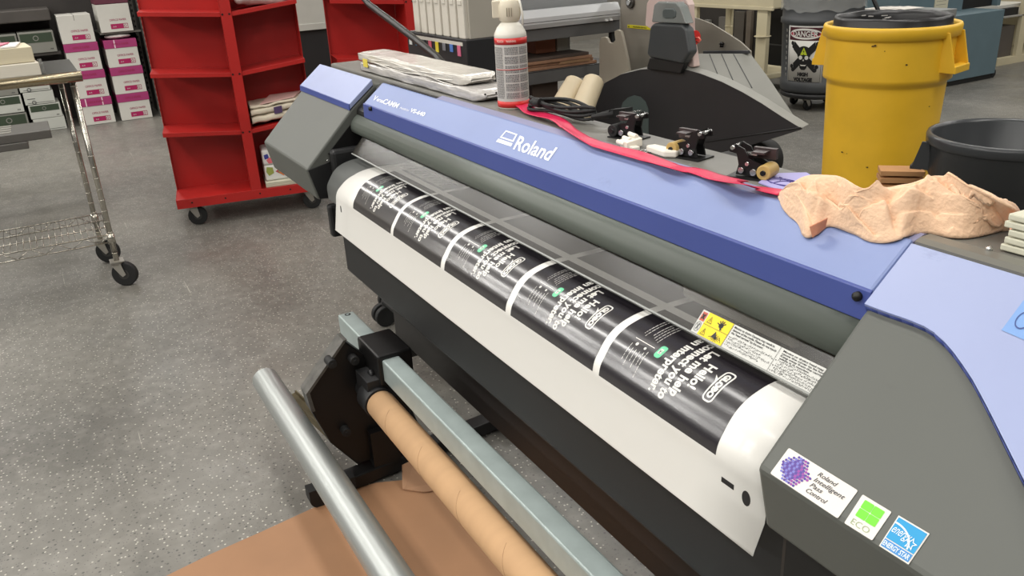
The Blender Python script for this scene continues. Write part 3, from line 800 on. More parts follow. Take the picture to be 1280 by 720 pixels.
# pinch roller assemblies
m_yel = mat('roller_ochre', (186,156,92), .5, var=.1)
m_brn = mat('bracket_brown', (74,64,64), .4, .4, var=.1)
def pinch(px, py, label, rot=0, flip=1, roller=True):
    b = P(px, py, Z=DK); root = empty('pinch_roller', Vector((b.x, b.y, DK)), label, 'roller assembly', 'spare pinch rollers on the printer top')
    ca, sa = math.cos(rot), math.sin(rot)
    def L(x, y, z): x *= flip; return Vector((b.x+x*ca-y*sa, b.y+x*sa+y*ca, DK+z))
    def pr(pts, y0, y1): return [L(x, y0, z) for x, z in pts], L(0, y1, 0)-L(0, y0, 0)
    mb = MB()
    side = [(-.030,.004),(-.026,.020),(-.010,.026),(.004,.030),(.012,.044),(.026,.050),(.036,.046),(.036,.038),(.024,.036),(.020,.020),(.024,.004)]
    for y0 in (-.012, .010): p, v = pr(side, y0, y0+.003); mb.prism(p, v)
    o = obj('bracket', mb, m_blk, root)
    mb = MB(); mb.obox(L(0,0,.0015), L(.034,0,0)-L(0,0,0), L(0,.022,0)-L(0,0,0), (0,0,.0012)); obj('base_plate', mb, m_blk, root)
    mb = MB(); mb.obox(L(-.012,.012,.036), (L(.018,0,0)-L(0,0,0)), L(0,.004,0)-L(0,0,0), (0,0,.008)); mb.obox(L(-.010,.0,.040), L(.010,0,0)-L(0,0,0), L(0,.012,0)-L(0,0,0), (0,0,.0014)); obj('spring_plate', mb, m_brn, root)
    mb = MB(); mb.cyl(L(.030,-.016,.045), L(.030,.016,.045), .0032, seg=12); mb.cyl(L(.006,-.014,.022), L(.006,.014,.022), .003, seg=12); mb.obox(L(.004,0,.036), L(.010,0,0)-L(0,0,0), L(0,.006,0)-L(0,0,0), (0,0,.0015))
    mb.cyl(L(-.006,-.017,.011), L(-.006,-.012,.011), .005, seg=12); mb.cyl(L(.014,-.017,.012), L(.014,-.012,.012), .0045, seg=12)
    obj('axle', mb, m_steel, root)
    mb = MB(); mb.cyl(L(-.024,-.020,.0135), L(-.024,.012,.0135), .0115, seg=24)
    obj('rubber_roller', mb, m_yel if roller else m_rubber, root, bev=.0015)
    mb = MB(); mb.cyl(L(-.024,-.023,.0135), L(-.024,.016,.0135), .004, seg=12); obj('roller_pin', mb, m_blk, root)
pinch(786, 172, 'black pinch roller assembly nearest the power cord', .25, 1, False)
pinch(862, 196, 'black pinch roller assembly with ochre roller beside the white plastic block', .2)
pinch(942, 221, 'black pinch roller assembly with ochre roller nearest the peach cloth', .35, -1)

m_wp = mat('white_plastic', (232,226,212), .4, var=.03)
q = P(784, 184, Z=DK); g = empty('plastic_clip', q, 'ribbed white plastic clip lying in front of the first pinch roller', 'plastic clip')
mb = MB()
for k in range(3): mb.cyl(q+Vector((-.020+.004*k, -.006+.010*k, .008+.006*k)), q+Vector((.006+.004*k, -.010+.010*k, .008+.006*k)), .0045, seg=10)
mb.obox(q+Vector((.006,.004,.009)), (.016,-.004,0), (.004,.014,.003), (0,0,.007)); obj('clip_body', mb, m_wp, g, bev=.001)
mb = MB().obox(q+Vector((.026,-.004,.004)), (.009,-.002,0), (.001,.007,0), (0,0,.003)); obj('clip_tab', mb, m_wp, g, bev=.001)
mb = MB(); r0 = P(806, 189, Z=DK+.002); mb.tube([r0+Vector((.010*math.cos(a), .007*math.sin(a), 0)) for a in lin(0, 2*PI, 17)], .0012, 6); mb.tube([r0+Vector((.008,0,0)), r0+Vector((.022,.004,.002))], .0018, 6)
obj('wire_ring', mb, m_steel, None, label='small bent steel wire ring beside the white plastic clip', cat='wire ring')
q = P(826, 194, Z=DK); mb = MB().prism([q+Vector(v) for v in ((-.034,-.006,.001),(-.030,.012,.001),(.030,.016,.001),(.036,.004,.001),(.020,-.010,.001))], (0,0,.012))
obj('plastic_block', mb, m_wp, None, bev=.003, label='smooth white plastic block beside the middle pinch roller', cat='plastic block')

# scribbled lilac sheet under the strip
mb = MB(); pts = [P(948,229,Z=DK+.001), P(992,246,Z=DK+.001), P(1040,236,Z=DK+.001), P(1008,217,Z=DK+.001), P(966,218,Z=DK+.001)]
mb.prism(pts, (0,0,.002)); g = empty('lilac_sheet', pts[0], 'lilac sheet with dark scribbles between the magenta strip and the peach cloth', 'sheet')
obj('sheet', mb, mat('lilac', (166,160,210), .6, var=.04), g)
mb = MB(); cc = P(985, 229, Z=DK+.0035)
pts = [cc+Vector((.030*math.cos(a*3.1)+.012*math.sin(a*7), .016*math.sin(a*4.3), 0)) for a in lin(0, 6.2, 90)]
mb.tube(pts, .0006, 4); obj('scribble', mb, mat('scribble_ink', (70,60,130), .6), g)

# peach cloth
def ztop(y): return DK if y > .86 else H-.354-.80*(.86-y)
def Psurf(px, py, h=0.0):
    q = P(px, py, Z=DK+h)
    if q.y > .86: return q
    n_ = Vector((0, -.80, 1)); return Pplane(px, py, n_, H-.354-.80*.86+h)
low = [(972,246),(980,259),(990,277),(1001,292),(1012,297),(1020,293),(1032,284),(1048,285),(1064,292),(1082,301),(1104,304),(1128,299),(1145,293),(1165,292),(1190,297),(1212,298),(1236,294),(1256,287),(1271,279),(1276,272)]
upp = [(974,240),(980,236),(988,230),(1000,222),(1014,218),(1030,218),(1048,221),(1062,228),(1078,235),(1100,235),(1122,232),(1140,228),(1155,222),(1168,220),(1184,222),(1204,234),(1230,245),(1252,255),(1266,263),(1275,270)]
hh = [.004,.018,.030,.040,.046,.050,.052,.052,.050,.050,.052,.056,.062,.066,.066,.060,.054,.048,.036,.010]
NL = len(low)
FR = [Psurf(x, y, .002) for x, y in low]; CR = [P(x, y, Z=DK+h) for (x, y), h in zip(upp, hh)]
def crs(L, t):
    n_ = len(L)-1; k = min(int(t*n_), n_-1); f = t*n_-k; g = lambda i: L[min(max(i, 0), n_)]
    return .5*((2*g(k))+(-g(k-1)+g(k+1))*f+(2*g(k-1)-5*g(k)+4*g(k+1)-g(k+2))*f*f+(-g(k-1)+3*g(k)-3*g(k+1)+g(k+2))*f**3)
def ridge(v): return 1-2*abs(noise.noise(v))
def cloth(t, s):
    F = crs(FR, t); K = crs(CR, t)
    if s <= .72:
        q = s/.72; e = math.sin(q*PI/2)
        p = F.lerp(K, q); p.z = F.z+(K.z-F.z)*(e**.75)
        amp = math.sin(min(q*1.25, 1)*PI*.5)*(1-max(0, q-.8)/.2*.85)
    else:
        q = (s-.72)/.28; p = K+Vector((-.02, .05, 0))*q; p.z = K.z+(ztop(1.0)-.004-K.z)*(q**1.6); amp = .15
    e_ = min(1, min(t, 1-t)*14)
    fold = ridge(Vector((t*3.6+s*2.0, s*2.0-t*2.2, 1.3)))*.009+abs(ridge(Vector((t*9+s*4, s*3-t*5, 5.3))))**1.5*.005+noise.noise(Vector((t*20+s*9, s*8-t*9, 8.1)))*.003+noise.noise(Vector((t*60, s*30, 4)))*.0006
    big = -.030*math.exp(-((t-.30-.35*(s-.35))/.028)**2)*math.exp(-((s-.42)/.26)**2) - .014*math.exp(-((t-.52-.5*(s-.5))/.03)**2)
    crease = -.010*math.exp(-((s-.66+.55*(t-.66))/.022)**2)*(1 if t > .62 else 0)
    p.z += (fold-.007+big*.6+crease*.5)*amp*e_
    p.y += noise.noise(Vector((t*12, s*2, 9)))*.006*(1-s)*e_; p.x += noise.noise(Vector((t*9, s*4, 7)))*.005*(1-s)*e_
    p.z = max(p.z, ztop(p.y)+.0015 if p.y < 1.0 else DK-.03)
    return p
def pix(p):
    q = Vector((p.x, p.y, p.z-H)); x, y, z = (q.x*AX.x+q.y*AY.x+q.z*AZ.x), (q.x*AX.y+q.y*AY.y+q.z*AZ.y), (q.x*AX.z+q.y*AY.z+q.z*AZ.z)
    return 640+F_PX*x/z, 360+F_PX*y/z
# creases of the rag: (points, depth, half width), positive depth sinks
CREASE = [([(1040,238),(1058,252),(1076,270),(1093,288)], .020, 5.5), ([(1004,230),(1030,236),(1056,256),(1072,262)], .009, 3.5), ([(1000,240),(1012,262),(1020,284)], .008, 3.5), ([(1060,262),(1074,272),(1088,292)], -.011, 6),
          ([(1176,224),(1198,240),(1225,254),(1252,272)], .008, 2.6), ([(1185,222),(1208,238),(1236,250),(1258,264)], -.007, 4), ([(1118,262),(1150,258),(1190,262),(1215,262)], .005, 4), ([(1100,245),(1118,262),(1122,290)], .010, 5),
          ([(1180,288),(1192,276),(1205,290)], .009, 4), ([(1208,292),(1218,272),(1232,262)], .008, 4), ([(1130,290),(1142,276),(1150,292)], .006, 4), ([(1150,232),(1168,248),(1172,268)], .005, 4), ([(1012,250),(1034,262),(1046,280)], -.010, 6),
          ([(1096,236),(1106,252),(1104,280)], -.010, 6), ([(1240,262),(1252,278)], .008, 4), ([(1130,240),(1160,250),(1200,250),(1222,260)], -.005, 6)]
def segd(x, y, pts):
    best = 1e9
    for (ax_, ay_), (bx_, by_) in zip(pts, pts[1:]):
        dx_, dy_ = bx_-ax_, by_-ay_; t_ = max(0, min(1, ((x-ax_)*dx_+(y-ay_)*dy_)/(dx_*dx_+dy_*dy_)))
        best = min(best, math.hypot(x-ax_-dx_*t_, y-ay_-dy_*t_))
    return best
def cloth2(t, s):
    p = cloth(t, s)
    if s < .8:
        x, y = pix(p); e = min(1, min(t, 1-t)*14)*min(1, s*7)*min(1, max(0, (.80-s))*9)
        for pts, dp, wd in CREASE:
            d = segd(x, y, pts)
            if d < wd*3: p.z -= dp*math.exp(-(d/wd)**2)*e
        p.z = max(p.z, ztop(p.y)+.0015)
    return p
mb = MB().grid(cloth2, lin(0, 1, 260), lin(0, 1, 90), flip=True)
m_peach = mat('peach_cotton', (238,200,166), .85, var=.05, scale=10, bump=.25, bscale=160)
nt = m_peach.node_tree; b_ = nt.nodes['Principled BSDF']; b_.inputs['Sheen Weight'].default_value = .2
cl = empty('peach_cloth', FR[8], 'crumpled peach cotton rag lying across the right end of the printer', 'cloth')
obj('rag', mb, m_peach, cl, solid=-.0015)
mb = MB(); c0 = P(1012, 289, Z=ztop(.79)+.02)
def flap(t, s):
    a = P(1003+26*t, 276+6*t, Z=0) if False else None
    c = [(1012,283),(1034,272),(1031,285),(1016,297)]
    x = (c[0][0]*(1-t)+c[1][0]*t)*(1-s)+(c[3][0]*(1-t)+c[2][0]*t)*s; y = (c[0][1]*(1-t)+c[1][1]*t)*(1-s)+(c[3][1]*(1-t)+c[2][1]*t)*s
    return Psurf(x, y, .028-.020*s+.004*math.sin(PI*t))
mb.grid(flap, lin(0, 1, 12), lin(0, 1, 10)); obj('turned_fold', mb, mat('rag_fold_shade', (216,146,112), .85, var=.1, bump=.2), cl, solid=.001)  # deeper orange stands for the shade inside the fold
mb = MB(); 
def tail(t, s):
    q = P(1262+40*t, 283-1*t+9*s-4*t, Z=DK+.012+.008*math.sin(PI*s)); return q
mb.grid(tail, lin(0, 1, 10), lin(0, 1, 8)); obj('rag_tail', mb, mat('rag_pink', (214,150,124), .85, var=.08, bump=.2), cl, solid=.001)

# folded papers at the right edge
pb = empty('folded_papers', P(1262,318,Z=DK), 'off-white folded paper wad behind the right end cover', 'papers')
m_pap = mat('paper_cream', (206,204,184), .7, var=.05, bump=.1)
q = P(1243, 316, Z=DK); q.y = max(q.y, .905)
mb = MB()
for k in range(5):
    z = DK+.002+.009*k; o_ = .003*((k*7) % 3)
    mb.prism([(q.x+o_, q.y, z), (q.x+.22, q.y+.004, z), (q.x+.22, q.y+.062, z), (q.x+o_+.004, q.y+.070, z)], (0,0,.0075))
obj('sheets', mb, m_pap, pb, bev=.0015)
mb = MB().prism([(q.x+.0, q.y+.045, DK+.046), (q.x+.028, q.y+.045, DK+.046), (q.x+.028, q.y+.085, DK+.050), (q.x+.0, q.y+.085, DK+.052)], (0,0,.006)); obj('turned_corner', mb, m_pap, pb, bev=.001)
q = P(1236, 312, Z=DK+.003); mb = MB().lathe([(0,-.003),(.004,-.002),(.004,.002),(.002,.004),(0,.0045)], q, 12); obj('loose_screw', mb, m_steel, None, label='tiny loose screw beside the folded papers', cat='screw')

# ================================================================== FLOOR AND WALLS
def floor_mat():
    m = bpy.data.materials.new('epoxy_floor'); m.use_nodes = True; nt = m.node_tree; b = nt.nodes['Principled BSDF']
    tc = nt.nodes.new('ShaderNodeTexCoord'); O = tc.outputs['Object']
    def noi(sc, det=4, st=None, rough=.5):
        n = nt.nodes.new('ShaderNodeTexNoise'); n.inputs['Scale'].default_value = sc; n.inputs['Detail'].default_value = det; n.inputs['Roughness'].default_value = rough
        src = O
        if st:
            mp = nt.nodes.new('ShaderNodeMapping'); mp.inputs['Scale'].default_value = st[0]; mp.inputs['Rotation'].default_value = (0,0,st[1]); nt.links.new(O, mp.inputs['Vector']); src = mp.outputs['Vector']
        nt.links.new(src, n.inputs['Vector']); return n.outputs['Fac']
    def rng(x, a, b_, c, d):
        r = nt.nodes.new('ShaderNodeMapRange'); r.inputs['From Min'].default_value = a; r.inputs['From Max'].default_value = b_; r.inputs['To Min'].default_value = c; r.inputs['To Max'].default_value = d
        nt.links.new(x, r.inputs['Value']); return r.outputs['Result']
    def mul(x, y):
        n = nt.nodes.new('ShaderNodeMath'); n.operation = 'MULTIPLY'
        nt.links.new(x, n.inputs[0]); nt.links.new(y, n.inputs[1]); return n.outputs[0]
    def mix(f, A, col):
        n = nt.nodes.new('ShaderNodeMix'); n.data_type = 'RGBA'; nt.links.new(f, n.inputs['Factor'])
        if isinstance(A, tuple): n.inputs['A'].default_value = [s2l(x) for x in A]+[1]
        else: nt.links.new(A, n.inputs['A'])
        n.inputs['B'].default_value = [s2l(x) for x in col]+[1]; return n.outputs['Result']
    def flecks(scale, rad, seedoff):
        v = nt.nodes.new('ShaderNodeTexVoronoi'); v.inputs['Scale'].default_value = scale; v.voronoi_dimensions = '2D'; v.inputs['Randomness'].default_value = 1
        mp = nt.nodes.new('ShaderNodeMapping'); mp.inputs['Location'].default_value = (seedoff, seedoff*.7, 0); nt.links.new(O, mp.inputs['Vector']); nt.links.new(mp.outputs['Vector'], v.inputs['Vector'])
        sel = nt.nodes.new('ShaderNodeSeparateColor'); nt.links.new(v.outputs['Color'], sel.inputs[0])
        return mul(rng(v.outputs['Distance'], rad, rad*.7, 0, 1), rng(sel.outputs[0], .62, .66, 0, .7))
    c = mix(rng(noi(.9, 5), .35, .68, 0, 1), (116,113,106), (92,90,85))
    c = mix(rng(noi(3.2, 6, ((.5,2.6,1), .2)), .55, .72, 0, .5), c, (94,93,89))
    c = mix(rng(noi(24, 3), .45, .8, 0, .35), c, (150,147,140))
    c = mix(rng(noi(7, 8, ((.25,7,1), .15), .7), .655, .70, 0, .7), c, (176,172,160))
    c = mix(rng(noi(5, 8, ((.3,5,1), -.1), .7), .70, .76, 0, .5), c, (70,69,66))
    c = mix(flecks(44, .17, 3.1), c, (52,51,50)); c = mix(flecks(52, .15, 9.7), c, (206,202,190)); c = mix(flecks(90, .17, 17.7), c, (70,68,66))
    nt.links.new(c, b.inputs['Base Color'])
    nt.links.new(rng(noi(2.4, 4), .3, .7, .30, .52), b.inputs['Roughness']); b.inputs['Specular IOR Level'].default_value = .45
    bp = nt.nodes.new('ShaderNodeBump'); bp.inputs['Strength'].default_value = .12; bp.inputs['Distance'].default_value = .01
    nt.links.new(noi(30, 4), bp.inputs['Height']); nt.links.new(bp.outputs['Normal'], b.inputs['Normal'])
    return m
mb = MB().box(-10.6, 4, -7, 15, -.06, 0); obj('floor', mb, floor_mat(), None, kind='structure')
m_wall = mat('wall_paint', (120,116,108), .8, var=.05)
obj('wall_left', MB().box(-10.8, -10.6, -7, 15, 0, 3.9), m_wall, None, kind='structure')
obj('wall_back', MB().box(-10.6, 4, 15, 15.2, 0, 3.9), m_wall, None, kind='structure')
obj('ceiling', MB().box(-10.8, 4, -7, 15.2, 3.9, 4.0), mat('ceiling_white', (206,204,198), .85, var=.04), None, kind='structure')

# kraft paper on the floor
kp = [P(x, y, Z=.002) for x, y in ((205,722),(262,694),(330,664),(395,634),(440,613),(470,604),(512,600),(552,604),(585,628),(640,700),(700,790),(560,900),(250,860))]
mb = MB().prism(kp, (0,0,.002)); obj('kraft_paper', mb, mat('kraft_brown', (156,116,84), .7, var=.14, scale=3, bump=.2, bscale=6), None, label='large sheet of brown kraft paper spread on the floor under the roller', cat='kraft paper')
mb = MB(); a, b, c, d = (P(*p, Z=.006) for p in ((503,612),(546,604),(520,592),(504,594)))
mb.prism([a, b, c+Vector((0,0,.05)), d+Vector((0,0,.035))], (.004,.004,.003)); mb.prism([a, b, P(560,612,Z=.006), P(530,616,Z=.006)], (0,0,.003))
obj('cardboard_scrap', mb, mat('scrap_card', (160,122,92), .8, var=.08), None, label='folded scrap of cardboard lying at the back edge of the kraft paper', cat='cardboard scrap')

# ================================================================== RED CARTS
m_cred = mat('red_enamel', (172,32,28), .38, var=.04, spec=.5)
m_cas = mat('caster_zinc', (168,164,156), .3, .7, var=.06)
def caster(par, x, y, r=.052, w=.028, top=.125, dx=0.0, dy=0.02, name='caster', zinc=None):
    """swivel caster: wheel with fork; dx, dy trail of the wheel"""
    d = Vector((dx, dy, 0)).normalized(); ax = Vector((-d.y, d.x, 0))
    c = Vector((x+dx, y+dy, r))
    mb = MB().cyl(c-ax*w/2, c+ax*w/2, r, seg=28); o = obj(name, mb, m_rubber, par, bev=.004); WL[o] = WL[par]
    mb = MB().cyl(c-ax*(w/2+.001), c+ax*(w/2+.001), r*.42, seg=20); obj('hub', mb, mat('hub_dark', (48,46,44), .5), o)
    mb = MB()
    for s in (-1, 1):
        p = [Vector((x, y, 0))-d*.024+Vector((0,0,top-.012)), Vector((x, y, 0))+d*.024+Vector((0,0,top-.012)), c+d*.012+Vector((0,0,.0)), c-d*.004+Vector((0,0,-.010)), c-d*.014+Vector((0,0,.002))]
        mb.prism([v+ax*s*(w/2+.005) for v in p], ax*s*.0025)
    mb.cyl((x, y, top-.016), (x, y, top-.004), .030, seg=20); mb.obox((x, y, top-.002), (.035,0,0), (0,.030,0), (0,0,.002)); mb.cyl(c-ax*(w/2+.008), c+ax*(w/2+.008), .006, seg=10)
    obj('fork', mb, m_cas, o)
def make_cart(loc, yaw, label):
    root = empty('red_shelf_cart', loc, label, 'cart', 'red steel shelf carts')
    ux = Vector((math.sin(yaw), math.cos(yaw), 0))        # along the front, to the right
    uz = Vector((0,0,1)); ub = Vector((-ux.y, ux.x, 0))   # towards the back
    W1, PW, W2, D = .405, .058, .345, .27
    def T(a, b, z): return Vector(loc)+ux*a+ub*b+uz*z
    def bx(mb, a0, a1, b0, b1, z0, z1, tilt=0): 
        v = [T(a0,b0,z0+tilt),T(a1,b0,z0),T(a1,b1,z0),T(a0,b1,z0+tilt)]
        mb.prism(v, (0,0,z1-z0)); return mb
    Wt = W1+PW+W2
    mb = bx(MB(), 0, Wt, 0, D*2, .158, .164); obj('base_tray', mb, m_cred, root)
    mb = bx(MB(), 0, Wt, -.002, .002, .113, .165); bx(mb, -.002, .002, 0, D*2, .113, .165); bx(mb, Wt-.002, Wt+.002, 0, D*2, .113, .165); bx(mb, 0, Wt, D*2-.002, D*2+.002, .113, .165); obj('base_rim', mb, m_cred, root, bev=.001)
    mb = bx(MB(), 0, W1, D, D+.004, .12, 1.5); bx(mb, 0, .003, D-.02, D, .12, 1.5); obj('back_panel', mb, m_cred, root)
    mb = bx(MB(), W1+PW, Wt, D, D+.004, .12, 1.5); bx(mb, Wt-.003, Wt, .10, D*1.8, .12, 1.5); obj('back_panel', mb, m_cred, root)
    mb = bx(MB(), W1, W1+PW, 0, .003, .115, 1.5); bx(mb, W1, W1+.003, 0, D, .115, 1.5); bx(mb, W1+PW-.003, W1+PW, 0, D, .115, 1.5); obj('centre_post', mb, m_cred, root, bev=.001)
    for zz in (.485, .80, 1.11):
        for a0, a1, t0, t1, dd in ((.002, W1, .032, 0, 0), (W1+PW, Wt-.002, 0, .040, 0)):
            mb = MB(); v = [T(a0,.004,zz+t0), T(a1,.004,zz+t1), T(a1,D,zz+t1), T(a0,D,zz+t0)]; mb.prism([p_+Vector((0,0,.0185)) for p_ in v], (0,0,.003))
            v = [T(a0,.004,zz+t0), T(a1,.004,zz+t1), T(a1,.008,zz+t1), T(a0,.008,zz+t0)]; mb.prism(v, (0,0,.022))
            obj('shelf', mb, m_cred, root, bev=.0012)
    mb = MB()
    for zz in (.497, .812, 1.122):
        for a in (W1+.010, W1+.045): mb.cyl(T(a,-.001,zz), T(a,.001,zz), .0055, seg=10)
    for a in (.08, .26, .45, .62, .75): mb.cyl(T(a,-.0035,.142), T(a,.0,.142), .005, seg=10)
    obj('rivet_hole', mb, m_blk, root, kind='stuff')
    for a, b in ((.075,.05),(Wt-.09,.05),(.04,D*1.75),(Wt-.09,D*1.75)):
        q = T(a, b, 0); caster(root, q.x, q.y, dx=ux.x*.02, dy=ux.y*.02, top=.118)
    return root, T
cl0 = P(222.5, 262, Z=.113); cr0 = P(383, 240, Z=.113)
yaw = math.atan2(cr0.x-cl0.x, cr0.y-cl0.y)
cart, CT = make_cart((cl0.x, cl0.y, 0), yaw, 'red steel shelf cart with swivel casters, left of the printer and nearer the wire table')
t2 = P(404, 4, Z=1.13); t1 = P(177, 17, Z=1.14)
c2 = copy_tree(cart, delta=(t2.x-t1.x, t2.y-t1.y, 0)); c2['label'] = 'red steel shelf cart standing behind the left end of the printer'
DC = Vector((t2.x-t1.x, t2.y-t1.y, 0))

# cart contents
def CT2(a, b, z): return CT(a, b, z)+DC
def lump(name, T, a0, a1, b0, b1, z0, h, m, label, cat, seed=1, layers=0, group=None):
    def f(s, t):
        ang = 2*PI*t; r = math.sin(PI*s)**.45; zz = -math.cos(PI*s)
        k = 1+.16*noise.noise(Vector((math.cos(ang)*1.6+seed, math.sin(ang)*1.6, s*4)))
        a = (a0+a1)/2+(a1-a0)/2*r*k*(abs(math.cos(ang))**.6)*(1 if math.cos(ang) > 0 else -1)
        b = (b0+b1)/2+(b1-b0)/2*r*k*(abs(math.sin(ang))**.6)*(1 if math.sin(ang) > 0 else -1)
        z = z0+h/2+h/2*zz*(1+.35*noise.noise(Vector((a*14, b*14, seed))))+.006*noise.noise(Vector((a*40, b*40, s*9)))
        return T(a, b, max(z, z0+.001))
    mb = MB().grid(f, lin(0.001, .999, 26), lin(0, 1, 48))
    return obj(name, mb, m, None, label=label, cat=cat, group=group)
m_clo = mat('folded_cotton', (206,196,176), .8, var=.1, bump=.3, bscale=40)
g = empty('cloth_bundle', CT(.62,.10,.54), 'cream folded cloth bundle with a small dark patch in the nearer cart', 'cloth bundle')
mb = MB()
for k, (z, h, a1) in enumerate(((.522,.05,.80),(.567,.045,.79),(.607,.022,.80))):
    def f(s, t, z=z, h=h, a1=a1, k=k):
        ang = 2*PI*t; a = .475+(a1-.475)*s; b = .14+.115*(abs(math.cos(ang))**.5)*(1 if math.cos(ang) > 0 else -1)*(1+.05*noise.noise(Vector((a*9, k, 2))))
        return CT(a, b, z+.03*s+h*.5+h*.46*(abs(math.sin(ang))**.5)*(1 if math.sin(ang) > 0 else -1)+.007*noise.noise(Vector((a*22, b*12, k*3))))
    mb.grid(f, lin(0, 1, 24), lin(0, 1, 30))
obj('fold', mb, m_clo, g)
mb = MB(); mb.prism([CT(.60,.0205,.575), CT(.645,.0205,.58), CT(.645,.0205,.618), CT(.60,.0205,.613)], (.002,0,0)); obj('patch', mb, mat('patch_purple', (74,54,92), .7), g)
mb = MB().prism([CT(.53,.03,.632), CT(.72,.03,.655), CT(.78,.20,.66), CT(.60,.22,.65)], (0,0,.004)); obj('pink_paper', mb, mat('paper_blush', (214,176,168), .7), g)
g = empty('paper_stack', CT(.62,.15,.125), 'low stack of cream paper sheets on the base of the nearer red cart', 'paper stack')
mb = MB().prism([CT(.49,.015,.1650), CT(.80,.015,.1650), CT(.79,.24,.1650), CT(.49,.24,.1650)], (0,0,.030)); obj('sheets', mb, m_pap, g, bev=.002)
mb = MB()
for z in (.171, .179, .187): mb.prism([CT(.4905,.0135,z), CT(.80,.0135,z), CT(.80,.016,z), CT(.4905,.016,z)], (0,0,.0012))
obj('sheet_edge', mb, mat('sheet_edge', (160,158,130), .8), g)
# colourful parcel: two printed bags
def box_on(T, a0, a1, b0, b1, z0, z1, name, m, par, bev=.012):
    mb = MB().prism([T(a0,b0,z0), T(a1,b0,z0), T(a1,b1,z0), T(a0,b1,z0)], (0,0,z1-z0)); return obj(name, mb, m, par, bev=bev)
for z0, h, a1, pal, lb_ in ((.196,.092,.66,((60,96,176),(178,70,84),(150,160,80),(214,120,60)),'white parcel with blue and red star pattern, lower of two on the cream paper stack'),
                       (.2885,.088,.63,((210,80,70),(56,60,140),(160,176,60),(220,110,120)),'parcel with red, green and dark blue pattern, upper of two on cream paper')):
    g = empty('patterned_parcel', CT(.57,.12,z0), lb_, 'parcel', 'patterned parcels on the nearer cart')
    box_on(CT, .495, a1, .04, .22, z0, z0+h, 'bag', mat('bag_white', (220,220,214), .5, var=.06), g)
    random.seed(int(z0*1000))
    for i, c in enumerate(pal):
        mb = MB(); 
        for q in range(2):
            ca = random.uniform(.515, a1-.02); cz = z0+random.uniform(.02, h-.02); n_ = random.choice((3,4,5)); r = random.uniform(.016,.028)
            pts = [CT(min(max(ca+r*math.cos(2*PI*k/n_+i), .505), a1-.008), .0385-.0003*i, min(max(cz+r*math.sin(2*PI*k/n_+i), z0+.008), z0+h-.008)) for k in range(n_)]
            mb.add(pts, [tuple(range(n_))])
        obj('pattern', mb, mat('pattern_%d_%d_%d' % c, c, .5), g)
lump('crumpled_bag', CT, .48, .80, .03, .24, 1.150, .10, mat('plastic_grey', (176,168,162), .3, var=.25, scale=18, bump=.6, bscale=30, coat=.3), 'crumpled clear and grey plastic bag on the top shelf of the nearer cart', 'plastic bag', 4)
g = empty('blue_box', CT2(.2,.1,1.14), 'flat blue box on the upper shelf of the farther red cart', 'box')
mb = MB().prism([CT2(.09,.02,1.158), CT2(.30,.02,1.142), CT2(.30,.22,1.142), CT2(.09,.22,1.158)], (0,0,.07)); obj('carton', mb, mat('box_blue', (58,62,150), .5), g)
g = empty('white_carton', CT2(.36,.1,1.13), 'flat white carton beside the blue box on the farther red cart', 'box')
mb = MB().prism([CT2(.305,.02,1.142), CT2(.40,.02,1.134), CT2(.40,.22,1.134), CT2(.305,.22,1.142)], (0,0,.05)); obj('carton', mb, mat('box_pinkwhite', (206,180,178), .6), g)

# white cabinet and bent rod beyond the carts
a = P(375,38,Z=.55); b = P(394,33,Z=.55); X_ = -6.9
y0 = P(372,30,X=X_).y; y1 = P(398,30,X=X_).y; z0 = P(384,38,X=X_).z; zb = P(384,46,X=X_).z
g = empty('white_cabinet', (X_, (y0+y1)/2, 0), 'light grey cabinet glimpsed through the gap between the red carts', 'cabinet')
mb = MB().box(X_-.4, X_, y0-.04, y1+.1, z0, 1.15); obj('body', mb, mat('cabinet_pale', (176,176,168), .5), g, bev=.004)
mb = MB().box(X_-.0, X_+.02, y0-.03, y1+.09, z0+.0, z0+.05); obj('drawer_lip', mb, mat('cabinet_pale', (176,176,168), .5), g, bev=.003)
mb = MB().box(X_-.38, X_-.02, y0-.03, y1+.09, .0, z0); obj('plinth', mb, m_dark, g)
q = [P(386,45,X=-5.6), P(391,46,X=-5.6), P(394,60,X=-5.6), P(394,74,X=-5.6), P(388,80,X=-5.6), P(390,95,X=-5.6), P(395,112,X=-5.6)]
mb = MB().tube([(q[0].x, q[0].y, q[0].z)]+q+[(q[-1].x, q[-1].y+.02, .0)], .009, 8); obj('bent_rod', mb, mat('rod_grey', (156,146,140), .4, .3), None, label='bent pale metal rod standing between the two red carts', cat='rod')

# ================================================================== PREP TABLE (left)
m_ss = mat('stainless_top', (92,92,88), .28, .85, var=.08)
m_chr = mat('chrome_wire', (186,182,172), .22, .9, var=.05)
tx, ty = -4.125, .150                       # nearest leg
tab = empty('wire_shelf_table', (tx-.25, -.3, 0), 'stainless topped rolling table with chrome wire shelf at the left edge', 'table')
TZ = P(100, 90, X=-4.10).z; TD = .66; TW = 1.25
e0 = P(100, 92, X=-4.09); TX1, TY1 = -4.09, e0.y+.005
mb = MB().box(TX1-TD, TX1-.012, TY1-TW, TY1-.01, TZ-.004, TZ); top_ = obj('table_top', mb, m_ss, tab); obj('side_flange', MB().box(TX1-TD, TX1-.012, TY1-.0115, TY1-.008, TZ-.03, TZ-.001), m_ss, tab)
mb = MB().tube([(TX1, TY1, TZ-.016), (TX1, TY1-TW, TZ-.016)], .022, 20)
obj('rolled_edge', mb, mat('edge_brass_steel', (176,164,138), .25, .9, var=.04), tab)
legs = [(tx, ty), (tx-.41, ty-.035), (tx, ty-1.1), (tx-.41, ty-1.1)]
